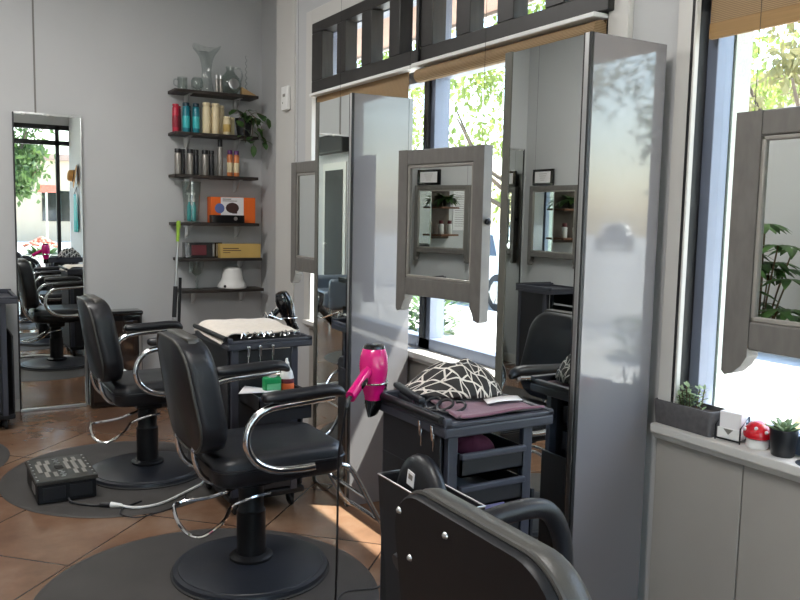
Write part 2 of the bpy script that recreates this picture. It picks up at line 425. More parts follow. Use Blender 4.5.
# ------------------------------------------------------------------ windows
def window(name, y0, y1, mulls):
    fr = MB()
    xa, xb = 2.305, 2.385
    for yy in (y0+.0, y1-.05): fr.bx(xa, xb, yy, yy+.05, .79, 2.70, .003)
    fr.bx(xa, xb, y0, y1, .79, .85, .003); fr.bx(xa, xb, y0, y1, 2.20, 2.30, .003); fr.bx(xa, xb, y0, y1, 2.64, 2.70, .003)
    for m in mulls:
        fr.bx(xa, xb, m-.055, m+.055, .79, 2.70, .003); fr.bx(xb-.004, xb+.02, m-.04, m+.04, .79, 2.70)
    o = struct(fr.build(name, 'alu'))
    g = MB(); g.bx(2.343, 2.349, y0+.03, y1-.03, .82, 2.67); g.build('pane', 'glass', o)
    k = MB()
    for yy in (y0+.001, y1-.013): k.bx(2.228, 2.30, yy, yy+.012, .79, 2.70)
    for m in mulls: k.bx(2.285, 2.303, m-.02, m+.02, .85, 2.20)
    k.build('inner_lining', 'darkalu', o)
    return o
window('window_1', 2.30, 4.98, (3.66,))
window('window_2', -.70, 1.92, (.55,))
# glazed storefront behind the camera
fr = MB()
for x in (-1.27, -.16, .95, 2.06): fr.bx(x-.03, x+.03, YF-.1, YF-.02, 0, 2.9)
fr.bx(XL+.25, 2.25, YF-.1, YF-.02, 2.82, 2.90); fr.bx(XL+.25, 2.25, YF-.1, YF-.02, 2.56, 2.64); fr.bx(XL+.25, 2.25, YF-.1, YF-.02, 0, .1)
fr.bx(.0, .9, YF-.09, YF-.03, 1.0, 1.05)
o = struct(fr.build('window_3', 'darkalu')); g = MB(); g.bx(XL+.26, 2.24, YF-.065, YF-.06, .05, 2.86); g.build('pane', 'glass', o)

# ------------------------------------------------------------------ dark slatted screen over window 1
t = thing('transom_screen', 'dark wooden slatted screen across the top of the far window', 'screen', (2.22, 3.6, 2.26))
def tr(name, m, x0, x1, y0, y1, z0, z1, bev=.004):
    b = MB(); b.bx(x0-2.22, x1-2.22, y0-3.6, y1-3.6, z0-2.26, z1-2.26, bev); return b.build(name, m, t)
tr('bottom_rail', 'darkwood', 2.19, 2.27, 2.27, 4.90, 2.262, 2.335)
tr('top_rail', 'darkwood', 2.19, 2.27, 2.27, 4.90, 2.63, 2.695)
tr('end_post', 'darkwood', 2.19, 2.27, 4.745, 4.90, 2.335, 2.63); tr('end_post', 'darkwood', 2.19, 2.27, 2.27, 2.34, 2.335, 2.63)
for i in range(7):
    y = 4.535-.318*i
    tr('bar', 'darkwood', 2.19, 2.27, y-.115, y, 2.335, 2.63)
tr('joint_strip', 'darkalu', 2.176, 2.19, 3.575, 3.60, 2.262, 2.695, .002)

# ------------------------------------------------------------------ bamboo shades
t = thing('roller_shade', '', 'window shade', (2.2, 2.95, 2.2))
t['label'] = 'rolled-up tan bamboo shade under the slatted screen, above the hanging mirror'
b = MB(); b.bx(-.045, .04, -.645, .655, .04, .058, .004); b.build('head_rail', 'white', t)
b = MB(); b.cyl((0, -.635, .0), (0, .645, .0), .034, n=20); b.bx(.028, .034, -.635, .645, 0, .045); b.build('roll', 'bamboo', t)
t = thing('roller_shade', 'tan bamboo shade let down behind the far mirror tower', 'window shade', (2.215, 4.25, 2.2))
b = MB(); b.bx(-.045, .03, -.64, .64, .04, .058, .004); b.build('head_rail', 'white', t)
b = MB(); b.bx(0, .006, -.52, .62, -.27, .04); b.build('fabric', 'bamboo', t)
b = MB(); b.bx(-.004, .010, -.52, .62, -.29, -.26, .003); b.build('hem_bar', 'bamboo', t)
t = thing('roller_shade', 'tan bamboo shade half lowered over the near window', 'window shade', (2.27, .62, 2.6))
b = MB(); b.bx(-.02, .02, -1.28, 1.265, .0, .05, .004); b.build('head_rail', 'white', t)
b = MB(); b.bx(0, .006, -1.28, 1.258, -.455, .0); b.build('fabric', 'bamboo', t)
b = MB(); b.bx(-.006, .012, -1.28, 1.258, -.503, -.452, .003); b.build('hem_bar', mat('darker_bamboo', rgb(150, 118, 76), .7, noise_amt=.1, noise_scale=60, stretch=(1, .1, 6)), t)

# ------------------------------------------------------------------ mirror towers
def tower(y0, w, label):
    t = thing('mirror_tower', label, 'mirror cabinet', (2.02, y0+w/2, 0))
    h = 2.09; x0, x1 = 1.862-2.02, 2.192-2.02; a, c = -w/2, w/2
    b = MB(); b.bx(x0, x1, a, c, 0, h, .003); b.build('body', 'lam', t)
    b = MB(); b.bx(x0-.012, x0-.001, a+.035, c-.04, .012, h-.004); b.build('mirror_panel', 'mirror', t)
    b = MB(); b.bx(x0-.016, x0, c-.04, c, 0, h, .002); b.build('edge_strip', 'oldframe', t)
    b = MB(); b.bx(x0-.013, x0-.001, a+.009, a+.029, 0, h, .002); b.build('chrome_strip', 'steel', t)
    b = MB(); b.bx(x0-.012, x0-.001, a+.0285, a+.035, 0, h); b.bx(x0-.012, x0-.001, a, a+.0095, 0, h); b.build('edge_gasket', 'darkalu', t)
    return t
tower(1.985, .44, 'tall glossy grey mirror tower nearest the camera, beside the near window')
tower(3.625, .46, 'tall glossy grey mirror tower at the far end of the window wall').rotation_euler = (0, 0, math.radians(-2))

# ------------------------------------------------------------------ old dresser mirrors hung in the windows
def hung_mirror(loc, label, rz=0, rail=.078, W=.345, lo=.085, hi=.072):
    t = thing('hanging_mirror', label, 'mirror', loc, rz, 'grey framed mirrors hung in the windows')
    # local: Y across (width .69), Z up from 0 (bottom of frame) to .69; room side is -X
    H = .69
    def part(name, m, *bxs):
        b = MB()
        for q in bxs: b.bx(*q, .006)
        return b.build(name, m, t)
    for s in (-1, 1):
        b = MB()
        # stile ends in a scrolled foot
        poly = [(s*W, H), (s*(W-rail), H), (s*(W-rail), .0), (s*(W-rail+.0), -.02), (s*(W-rail+.018), -.05), (s*(W-.04), -.075), (s*(W-.012), -.085), (s*W, -.075)]
        b.prism(poly, lambda u, w, d: (d, u, w), -.026, .026); b.build('stile', 'greyframe', t, sharp=30)
    part('rail', 'greyframe', (-.026, .026, -W+rail, W-rail, H-hi, H))
    part('rail', 'greyframe', (-.026, .026, -W+rail, W-rail, 0, lo))
    b = MB(); i0 = W-rail; q = .014
    for (y0, y1, z0, z1) in ((-i0, -i0+q, lo, H-hi), (i0-q, i0, lo, H-hi), (-i0, i0, lo, lo+q), (-i0, i0, H-hi-q, H-hi)):
        b.bx(-.022, -.010, y0, y1, z0, z1, .004)
    b.build('inner_bevel', 'greybevel', t)
    b = MB(); b.bx(-.012, -.006, -i0, i0, lo, H-hi); b.build('glass_panel', 'mirror', t)
    part('back_board', 'greyframe', (-.004, .012, -i0, i0, lo, H-hi))
    for s in (-1, 1):
        b = MB(); b.tube([(0, s*(W-.04), H-.005), (0, s*(W-.04), CE-loc[2]-.002)], .0009, 6); b.build('wire', 'blackmetal', t)
    b = MB(); b.lathe([(0, 0), (.014, .002), (.016, .012), (.008, .018), (0, .02)], (-.0, -W-.001, .36), 12, (0, -1, 0)); b.build('swivel_knob', 'blackmetal', t)
    return t
hung_mirror((2.075, 3.165, 1.118), 'grey framed mirror hanging between the two mirror towers', math.radians(9.1), .066, .29)
hung_mirror((2.10, 1.258, 1.128), 'grey framed mirror cut off by the photo\'s right edge, over the sill plants', 0, .085)
hung_mirror((2.10, 4.60, 1.130), 'narrow-looking grey framed mirror hanging beyond the far mirror tower')

# ------------------------------------------------------------------ tall mirrors on the back wall
def wall_mirror(x0, x1, label):
    w = x1-x0; t = thing('floor_mirror', label, 'mirror', ((x0+x1)/2, 6.462, 0))
    b = MB(); b.bx(-w/2, w/2, .012, .034, 0, 2.172); b.build('backing', 'blackmetal', t)
    b = MB(); b.bx(-w/2+.008, w/2-.004, .004, .012, .022, 2.165); b.build('mirror_panel', 'mirror', t)
    b = MB()
    b.bx(-w/2, -w/2+.009, -.004, .014, 0, 2.172, .002); b.build('edge_frame', 'darkalu', t)
    b = MB(); b.bx(-w/2, w/2, -.006, .014, 0, .022, .003); b.bx(-w/2+.009, w/2, -.004, .014, 2.160, 2.174, .003); b.bx(w/2-.005, w/2, -.003, .014, .02, 2.172, .002); b.build('trim_frame', 'steel', t)
    for s in (-.5, 0, .5):
        b = MB(); b.lathe([(0, -.012), (.012, -.010), (.014, 0), (0, .002)], (s*w*.7, -.004, 2.168), 12); b.build('clip', 'white', t)
    return t
wall_mirror(.585, 1.045, 'tall frameless mirror standing against the grey back wall')
wall_mirror(-1.50, -1.10, 'second tall mirror at the back corner, seen only as a reflection')
# ------------------------------------------------------------------ salon chairs with chrome loop arms
def back_outline():
    return rrect(.238, .225, .13, 8, top=.215)
def salon_chair(loc, label):
    t = thing('salon_chair', label, 'chair', loc, 0, 'black salon chairs with chrome loop arms')
    b = MB(); b.lathe([(0, .004), (.318, .004), (.322, .010), (.318, .024), (.30, .027), (.297, .031), (.25, .041), (.15, .050), (.095, .054), (0, .056)], n=64); base = b.build('base_plate', 'baseplate', t)
    b = MB(); b.lathe([(.30, 0), (.326, 0), (.329, .005), (.322, .010), (.30, .010)], n=64); b.build('rubber_ring', 'rubber', base)
    b = MB(); b.lathe([(0, .05), (.088, .052), (.09, .066), (.078, .074), (.06, .078), (0, .079)]); b.build('collar', 'blackmetal', t)
    b = MB(); b.lathe([(.06, .07), (.06, .26), (.057, .262), (.052, .27), (.052, .40), (.06, .405), (.06, .42), (0, .42)]); b.build('hydraulic_column', 'blackmetal', t)
    b = MB(); b.bx(-.14, .16, -.10, .10, .415, .445, .006); b.bx(-.07, .07, -.075, .075, .375, .42, .012); b.build('seat_plate', 'blackmetal', t)
    # foot pump lever, a bent wire loop
    pts = smooth_path([(.05, -.085, .35), (-.02, -.09, .345), (-.10, -.06, .31), (-.15, -.10, .27), (-.235, -.13, .235), (-.285, -.10, .235), (-.30, .02, .25), (-.275, .17, .265), (-.235, .20, .265), (-.14, .13, .29), (-.08, .075, .325), (.0, .09, .345), (.05, .085, .35)], 5)
    b = MB(); b.tube(pts, .008, 8); b.build('pump_lever', 'chrome', t)
    # seat cushion
    ol = rrect(.275, .232, .07, 6)
    lv = [(.80, .435), (.95, .437), (1.0, .455), (1.01, .50), (1.0, .528), (.965, .546), (.86, .556), (.45, .549), (.05, .546)]
    b = MB(); b.pillow(ol, lv, lambda u, w, d: (u+.06, w, d+.03*max(0, (u-.1))/.2*.2)); seat = b.build('seat', 'vinyl', t, sharp=60)
    b = MB(); b.tube([(u*1.012+.06, w*1.012, .505) for u, w in ol], .006, 6, closed=True); b.build('piping', 'vinyl', seat)
    # backrest, leaning back; u across (Y), w up
    def bk(u, w, d):
        z = w; x = -.255-.16*(z)+d
        return (x-.02*(1-(u/.25)**2)*(1 if d < .03 else .4), u, .79+z)
    o2 = back_outline()
    lv = [(.2, -.047), (.9, -.045), (.985, -.036), (1.0, -.012), (1.0, .03), (.97, .055), (.88, .070), (.6, .078), (.1, .074)]
    b = MB(); b.pillow(o2, lv, bk); back = b.build('backrest', 'vinyl', t, sharp=60)
    b = MB(); b.tube([bk(u*.975, w*.975, -.040) for u, w in o2], .006, 6, closed=True); b.build('piping', 'vinylolive', back)
    b = MB(); b.pillow([(u, w) for u, w in rrect(.15, .026, .02, 4)], [(.8, -.014), (1, -.006), (1, .02), (.9, .034)], lambda u, w, d: bk(u, .212+w-.012*(u/.15)**2, d+.006)); b.build('headroll', 'vinylolive', back, sharp=60)
    for s in (-1, 1):
        b = MB(); b.tube(smooth_path([(-.265, s*.12, .64), (-.275, s*.12, .56), (-.245, s*.12, .475), (-.18, s*.11, .435), (-.06, s*.09, .428)], 5), .011, 10); b.build('back_bracket', 'chrome', t)
    # arms
    for s in (-1, 1):
        y = s*.287
        path = smooth_path([(.235, y, .775), (.12, y, .767), (.0, y, .758), (-.07, y, .738), (-.115, y, .685), (-.122, y, .615), (-.085, y, .55), (-.015, y, .512), (.08, y, .502), (.155, y, .503)], 6)
        b = MB(); b.tube(path, .0155, 12); arm = b.build('arm_frame', 'chrome', t)
        b = MB(); b.bx(.02, .16, min(y, y-s*.045), max(y, y-s*.045), .488, .500, .003); b.build('mounting_plate', 'steel', arm)
        pp = rrect(.165, .024, .02, 5)
        b = MB()
        secs = []
        for x, w, h, dz in ((-.06, .020, .012, .0), (-.05, .029, .021, .0), (0, .032, .024, .0), (.12, .032, .025, .004), (.20, .032, .025, .008), (.245, .031, .024, .006), (.27, .028, .022, -.004), (.283, .018, .013, -.012)):
            secs.append([b.v((x, y+w*math.cos(a)*1.0, .795+dz+h*math.sin(a))) for a in [2*PI*i/16 for i in range(16)]])
        b.skin(secs); b.build('arm_pad', 'vinyl', arm, sharp=60)
    # chrome footrest
    for s in (-1, 1):
        pass
    b = MB()
    L1 = [(.30, -.185, .455), (.345, -.19, .45), (.39, -.19, .40), (.50, -.19, .20), (.545, -.19, .145), (.565, -.165, .135), (.575, 0, .13), (.565, .165, .135), (.545, .19, .145), (.50, .19, .20), (.39, .19, .40), (.345, .19, .45), (.30, .185, .455)]
    b.tube(smooth_path(L1, 4), .0115, 10); foot = b.build('footrest', 'chrome', t)
    b = MB(); b.tube([(.452, -.19, .288), (.452, .19, .288)], .008, 8); b.build('crossbar', 'chrome', foot)
    b = MB(); b.tube([(.15, -.14, .438), (.33, -.14, .442)], .009, 8); b.tube([(.15, .14, .438), (.33, .14, .442)], .009, 8); b.build('footrest_bracket', 'steel', foot)
    return t
c0 = salon_chair((1.15, 3.146, .0055), 'middle black salon chair with chrome loop arms and footrest, beside the pink dryer')
dup(c0, (1.078, 4.652, .0055), 'farthest black salon chair with chrome loop arms, behind the slotted power box')

# ------------------------------------------------------------------ nearest chair: padded roll over a screwed back shell
t = thing('styling_chair', 'nearest black chair, its screwed back panel with padded roll edge at bottom right', 'chair', (1.16, 1.128, .0055))
def nb(u, w, d): return (-.345-.12*(w-.2)+d, u, .705+w)
ol = rrect(.252, .245, .10, 8, top=.252)
ol = [(u, w+.014*(1-(u/.28)**2)*(1 if w > 0 else 0)) for u, w in ol]
b = MB(); b.pillow(ol, [(.3, -.012), (.985, -.012), (1, -.006), (1, .006), (.3, .006)], nb); shell = b.build('back_shell', 'blackmetal', t)
b = MB(); b.pillow(ol, [(.5, .007), (.96, .008), (1.01, .016), (1.025, .036), (1.015, .056), (.97, .073), (.87, .082), (.2, .084)], nb); pad = b.build('backrest', 'vinylolive', t, sharp=70)
b = MB(); b.tube([nb(u*1.008, w*1.008, .012) for u, w in ol], .0055, 6, closed=True); b.build('piping', 'vinylolive', pad)
for u, w in ((.222, .205), (.055, .213), (.195, .115), (-.19, .09), (.0, -.12), (.19, -.1), (-.19, -.1)):
    b = MB(); p = Vector(nb(u, w, -.0125)); b.lathe([(0, .006), (.004, .005), (.0075, 0), (.0075, -.002)], p, 12, (-1, 0, -.1)); b.build('screw', 'steel', shell)
b = MB(); b.pillow(rrect(.27, .25, .07, 6), [(.85, .42), (1, .44), (1.01, .50), (.97, .53), (.8, .545), (.1, .54)], lambda u, w, d: (u-.0, w, d)); b.build('seat', 'vinyl', t, sharp=60)
for s in (-1, 1):
    y = s*.302
    b = MB(); b.tube(smooth_path([(-.31, y, .755), (-.22, y, .785), (-.08, y, .812), (.03, y, .82), (.095, y, .806), (.135, y, .757), (.155, y, .68), (.155, y, .56), (.12, y, .49), (.05, y*.86, .47)], 6), .024, 14); b.build('arm', 'vinyl', t, sharp=60)
b = MB(); b.lathe([(0, .004), (.335, .004), (.338, .010), (.334, .024), (.25, .041), (.095, .054), (0, .056)], n=48); b.build('base_plate', 'baseplate', t)
b = MB(); b.lathe([(0, .05), (.088, .052), (.078, .074), (.06, .078), (.06, .26), (.052, .27), (.052, .42), (0, .42)]); b.build('hydraulic_column', 'blackmetal', t)

# ------------------------------------------------------------------ rubber mats
def fmat(loc, rx, ry, label):
    b = MB(); pr = [(0, 0), (1, 0), (1.003, .002), (.998, .004), (.96, .0055), (0, .0055)]
    b.mx = Matrix.Diagonal((rx, ry, 1, 1)); b.lathe(pr, n=96)
    return tag(b.build('floor_mat', 'mat', loc=loc), label, 'mat', 'round grey mats under the chairs')
fmat((.93, 4.68, 0), .62, .69, 'round grey rubber mat under the farthest chair and the slotted power box')
fmat((.93, 3.01, 0), .66, .68, 'round grey rubber mat under the middle chair, at the bottom of the photo')
fmat((-.20, 5.42, 0), .62, .66, 'round grey mat mostly cut off by the photo\'s left edge')
fmat((1.06, 1.45, 0), .62, .62, 'round grey mat hidden under the nearest chair')

# ------------------------------------------------------------------ trolleys
def trolley(loc, w, d, h, label, drawers, front_closed, rz=0, posts=True):
    t = thing('salon_trolley', label, 'trolley', loc, rz, 'black rolling salon trolleys')
    a, c, e, f = -w/2, w/2, -d/2, d/2
    b = MB(); b.bx(a-.01, c+.03, e-.015, f+.015, h-.06, h-.028, .006)
    b.bx(a-.01, c+.03, e-.015, e+.012, h-.03, h-.014, .005); b.bx(a-.01, c+.03, f-.012, f+.015, h-.03, h, .005)
    b.bx(a-.01, a+.016, e-.015, f+.015, h-.03, h, .006); b.bx(c+.006, c+.03, e-.015, f+.015, h-.03, h-.01, .005)
    b.build('top_tray', 'trolley', t)
    b = MB(); b.tube([(a-.014, e+.0, h-.004), (a-.014, f, h-.004)], .012, 10); b.build('tray_rail', 'blackmetal', t)
    for sx in (a+.03, c-.06):
        for sy in (e+.012, f-.012):
            b = MB(); b.bx(sx-.018, sx+.018, sy-.012, sy+.012, .10, h-.058, .004); b.build('post', 'trolley', t)
    b = MB(); b.bx(a, a+.012, e+.026, f-.026, .11, h-.06, .003); b.bx(a-.003, a, e+.03, f-.03, h-.200, h-.19); b.bx(a-.003, a, e+.03, f-.03, h-.42, h-.41); b.build('side_panel', 'trolleydark', t)
    b = MB(); b.bx(c-.012, c, e+.03, f-.03, .11, h-.28, .003); b.build('side_panel', 'trolleydark', t)
    b = MB(); b.bx(a+.05, c-.08, f-.012, f-.004, .11, h-.06, .003); b.build('back_panel', 'trolleydark', t)
    b = MB(); b.bx(a, c, e, f, .075, .11, .01); b.build('base', 'blackmetal', t)
    for (z, out) in drawers:
        x0, x1 = a+.052, c-.086; y0, y1 = e+.004-out, f-.03-out
        b = MB(); b.bx(x0, x1, y0, y1, z-.07, z-.064); b.bx(x0, x0+.006, y0, y1, z-.07, z); b.bx(x1-.006, x1, y0, y1, z-.07, z); b.bx(x0, x1, y1-.006, y1, z-.07, z)
        b.bx(x0, x1, y0, y0+.008, z-.07 if not front_closed else z-.12, z)
        dr = b.build('drawer', 'trolleydark', t)
        b = MB(); b.bx(x0-.004, x1+.004, y0-.012, y0+.006, z-.016, z+.003, .004); b.build('drawer_rim', 'trolley', dr)
    if front_closed:
        b = MB(); b.bx(a+.048, c-.078, e+.002, e+.014, .12, h-.20, .003); b.bx(a+.048, c-.078, e+.0, e+.006, h-.185, h-.065, .003); b.build('front_panel', 'trolleydark', t)
    for sx in (a+.04, c-.06):
        for sy in (e+.05, f-.05):
            b = MB(); b.lathe([(0, -.011), (.03, -.011), (.034, -.006), (.034, .006), (.03, .011), (0, .011)], (sx, sy, .035), 16, (1, 0, .2)); wh = b.build('caster', 'rubber', t)
            b = MB(); b.bx(sx-.02, sx+.02, sy-.012, sy+.012, .062, .078, .003); b.bx(sx-.018, sx-.014, sy-.01, sy+.01, .03, .066); b.bx(sx+.014, sx+.018, sy-.01, sy+.01, .03, .066); b.build('fork', 'blackmetal', wh)
    return t
trolley((1.505, 2.16, 0), .375, .40, .905, 'charcoal trolley with open drawers holding the patterned cape, before the near tower', [(.79, .015), (.69, .015), (.57, .01), (.42, .0)], False)
trolley((1.455, 4.0, 0), .40, .52, .895, 'black trolley with cream towel on top, behind the middle chair', [(.655, .27)], True)
trolley((.30, 6.17, 0), .42, .44, .92, 'black trolley cut off by the photo\'s left edge, beside the tall mirror', [(.66, .0), (.50, 0)], True)
# ------------------------------------------------------------------ shelves
SH = [(2.42, 1.69, 2.36), (2.10, 1.69, 2.36), (1.778, 1.69, 2.36), (1.408, 1.69, 2.37), (1.13, 1.72, 2.395), (.88, 1.735, 2.41)]
names = ['topmost dark wall shelf, holding glassware', 'second dark wall shelf from the top, holding tall bottles and trailing plant', 'third dark wall shelf from the top, holding black and amber bottles',
         'fourth dark wall shelf from the top, with the orange hair dryer box', 'fifth dark wall shelf from the top, with the tan box', 'lowest dark wall shelf, with the white dome']
for (z, x0, x1), nm in zip(SH, names):
    t = thing('wall_shelf', nm, 'shelf', ((x0+x1)/2, 6.4, z), 0, 'dark wall shelves in the corner')
    b = MB(); b.bx(-(x1-x0)/2, (x1-x0)/2, -.10, .10, -.024, 0, .003); b.build('board', 'shelfwood', t)
    for s in (-1, 1):
        b = MB(); xx = s*(x1-x0)*.30
        b.bx(xx-.011, xx+.011, .088, .098, -.13, -.024); b.tube(smooth_path([(xx, .088, -.115), (xx, .03, -.10), (xx, -.04, -.028)], 5), .005, 8); b.bx(xx-.011, xx+.011, -.07, .095, -.029, -.024); b.build('bracket', 'steel', t)

def bottle(name, label, x, y, z, r, h, body, cap, cat='bottle', group=None, capfrac=.25, caprad=.8, label_mat=None, ny=1.0, shoulder=.06):
    t = thing(name, label, cat, (x, y, z+.0005), 0, group)
    hb = h*(1-capfrac)
    b = MB(); b.mx = Matrix.Diagonal((1, ny, 1, 1)); b.lathe([(0, 0), (r*.94, 0), (r, .004), (r, hb-h*shoulder), (r*.85, hb-h*.02), (r*caprad*.8, hb), (0, hb)], n=24); b.build('bottle_body', body, t)
    b = MB(); b.mx = Matrix.Diagonal((1, ny, 1, 1)); b.lathe([(0, hb), (r*caprad, hb+.001), (r*caprad, h-.004), (r*caprad*.92, h), (0, h)], n=24); b.build('cap', cap, t)
    if label_mat:
        b = MB(); b.mx = Matrix.Diagonal((1, ny, 1, 1)); b.lathe([(r+.0002, hb*.18), (r+.0008, hb*.19), (r+.0008, hb*.62), (r+.0002, hb*.63)], n=24); b.build('label', label_mat, t)
    return t
Y0 = 6.39
# second shelf
z = 2.10; g2 = 'tall bottles on the second shelf'
bottle('tall_bottle', 'bright red bottle at the left end of the second shelf', 1.722, Y0, z, .026, .212, 'red', 'red', group=g2, capfrac=.08, caprad=.95, label_mat='crimson')
bottle('tall_bottle', 'slim dark crimson bottle tucked behind the bright red one', 1.762, Y0+.055, z, .015, .205, 'crimson', 'red', group=g2, capfrac=.08, caprad=.95)
bottle('tall_bottle', 'first teal bottle, next to the red bottles', 1.802, Y0, z, .028, .229, 'teal', 'navy', group=g2, capfrac=.12, caprad=.93, label_mat='teallight')
bottle('tall_bottle', 'slim navy bottle standing between the two teal bottles', 1.840, Y0+.06, z, .016, .215, 'navy', 'navy', group=g2, capfrac=.12, caprad=.93)
bottle('tall_bottle', 'second teal bottle, next to the cream bottles', 1.880, Y0, z, .027, .229, 'teal', 'navy', group=g2, capfrac=.12, caprad=.93, label_mat='teallight')
bottle('tall_bottle', 'slim navy bottle squeezed behind the second teal bottle', 1.912, Y0+.06, z, .015, .21, 'navy', 'navy', group=g2, capfrac=.12, caprad=.93)
bottle('tall_bottle', 'tall cream bottle beside the teal bottles', 1.963, Y0, z, .032, .242, 'cream', 'cream', group=g2, capfrac=.1, caprad=.97, label_mat='cream')
bottle('tall_bottle', 'tall cream bottle in the middle of the cream group', 2.035, Y0, z, .032, .242, 'cream', 'cream', group=g2, capfrac=.1, caprad=.97, label_mat='cream')
bottle('tall_bottle', 'tall cream bottle half hidden behind the short cream jars', 2.096, Y0+.05, z, .026, .235, 'cream', 'cream', group=g2, capfrac=.1, caprad=.97)
bottle('cream_jar', 'short cream bottle in front, beside the trailing plant', 2.114, Y0-.045, z, .030, .142, 'cream', 'cream', group=g2, capfrac=.1, caprad=.97, label_mat='tan')
bottle('cream_jar', 'short cream bottle partly behind the plant leaves', 2.165, Y0-.01, z, .022, .142, 'cream', 'cream', group=g2, capfrac=.1, caprad=.97)
# third shelf
z = 1.778; g3 = 'bottles on the third shelf'
pos3 = ['leftmost', 'second', 'third', 'fourth', 'fifth', 'sixth']
for i, (x, r, bm, dy) in enumerate([(1.735, .025, 'silverb', 0), (1.782, .018, 'black', .03), (1.832, .024, 'silverb', 0), (1.884, .020, 'black', .02), (1.950, .025, 'silverb', 0), (2.004, .021, 'black', .01)]):
    bottle('styling_can', pos3[i]+' of the six '+'black and silver bottles on the third shelf, '+('silver faced' if bm == 'silverb' else 'all black'), x, Y0+dy, z, r, .197, bm, 'black', group=g3, capfrac=.16, caprad=.96)
bottle('spray_can', 'tallest silver spray can with black cap on the third shelf', 2.065, Y0-.02, z, .023, .285, 'silverb', 'black', group=g3, capfrac=.2, caprad=.8)
bottle('amber_bottle', 'left amber bottle with purple cap on the third shelf', 2.152, Y0, z, .023, .208, 'orangeb', 'purple', group=g3, capfrac=.16, caprad=.85, label_mat='cream')
bottle('amber_bottle', 'right amber bottle with purple cap on the third shelf', 2.206, Y0, z, .023, .206, 'orangeb', 'purple', group=g3, capfrac=.16, caprad=.85, label_mat='cream')
# top shelf glassware
z = 2.4205
def one(name, m, label, cat, loc, fn, group=None, sharp=40, kids=()):
    b = MB(); fn(b); o = b.build(name, m, loc=loc, sharp=sharp); tag(o, label, cat, group)
    return o
def mug(b):
    b.lathe([(.0, 0), (.036, 0), (.038, .01), (.038, .098), (.035, .098), (.034, .012), (0, .010)], n=24)
    b.tube(smooth_path([(-.037, 0, .08), (-.062, 0, .075), (-.064, 0, .04), (-.037, 0, .025)], 5), .005, 8)
one('glass_mug', 'clear', 'clear glass mug at the left end of the top shelf', 'glass', (1.775, Y0, z), mug)
one('glass_tumbler', 'clear', 'small round clear glass beside the tall vase on the top shelf', 'glass', (1.875, Y0-.05, z), lambda b: b.lathe([(0, 0), (.03, 0), (.046, .03), (.046, .075), (.03, .10), (.028, .10), (.043, .075), (.043, .03), (0, .006)], n=24))
def vase(b):
    rings = []
    for j in range(25):
        tt = j/24; r0 = .060-.030*math.sin(PI*min(1, tt*1.05))+.010*tt
        if tt > .75: r0 += .035*((tt-.75)/.25)**1.5
        r0 = r0 if tt > .02 else .05
        rings.append([b.v(((r0*(1+.07*math.cos(8*a+tt*4)))*math.cos(a), (r0*(1+.07*math.cos(8*a+tt*4)))*math.sin(a), tt*.345+(.02*math.cos(2*a) if tt > .97 else 0))) for a in [2*PI*i/40 for i in range(40)]])
    b.skin(rings, cap=False); b.f(list(reversed(rings[0])))
one('glass_vase', 'clear', 'tall fluted glass vase on the top shelf', 'vase', (1.965, Y0, z), vase)
for i, (x, nm) in enumerate(((2.035, 'left'), (2.066, 'right'))):
    bottle('small_vial', nm+' of two slim grey vials on the top shelf, right of the vase', x, Y0-.04, z, .013, .135, 'silverb', 'steel', group='slim vials on the top shelf', capfrac=.2, caprad=.9)
def dish(b):
    b.lathe([(0, -.02), (.06, -.02), (.085, -.012), (.09, 0), (.085, .012), (.06, .02), (.058, .012), (.03, .010), (0, .012)], (0, 0, .088), 36, (0.1, -1, .12))
    for k in range(8):
        a = 2*PI*k/8; b.ell((.036*math.cos(a)-.002, -.024, .09+.036*math.sin(a)), (.012, .006, .012), 8, 6)
t = thing('crystal_decanter', 'round clear decanter with handle and silver medallion, top shelf', 'decanter', (2.155, Y0, z))
b = MB(); b.lathe([(0, 0), (.05, 0), (.085, .05), (.090, .09), (.075, .13), (.045, .16), (.03, .185), (.036, .215), (.030, .215), (.024, .185), (.04, .158), (.07, .128), (.083, .09), (.078, .05), (.05, .010), (0, .010)], n=32); b.build('vessel', 'clear', t)
b = MB(); b.tube(smooth_path([(.032, 0, .205), (.08, 0, .21), (.10, 0, .16), (.088, 0, .11)], 6), .007, 8); b.build('handle', 'clear', t)
b = MB(); b.lathe([(0, .004), (.035, .004), (.042, 0), (.035, -.004), (0, -.004)], (.0, -.092, .075), 24, (0, -1, .1)); b.build('medallion', 'steel', t)
def twist(b): b.tube([(.006*math.cos(k*.9), .006*math.sin(k*.9), k*.0065) for k in range(48)], .005, 8, rfn=lambda q: .0065*(1-.55*q))
t = thing('twisted_glass_rod', 'thin twisted glass rod standing upright at the top shelf\'s right', 'ornament', (2.29, Y0+.01, z))
b = MB(); b.lathe([(0, 0), (.03, 0), (.03, .008), (.008, .014), (0, .014)], n=20); b.build('foot', 'clear', t)
b = MB(); b.mx = Matrix.Translation((0, 0, .012)); twist(b); b.build('rod', 'clear', t)
one('wooden_wedge', 'wood', 'beige wooden wedge at the right end of the top shelf', 'ornament', (2.28, Y0-.058, z), lambda b: b.prism([(-.055, 0), (.07, 0), (-.055, .058)], lambda u, w, d: (u, d, w), -.02, .02))
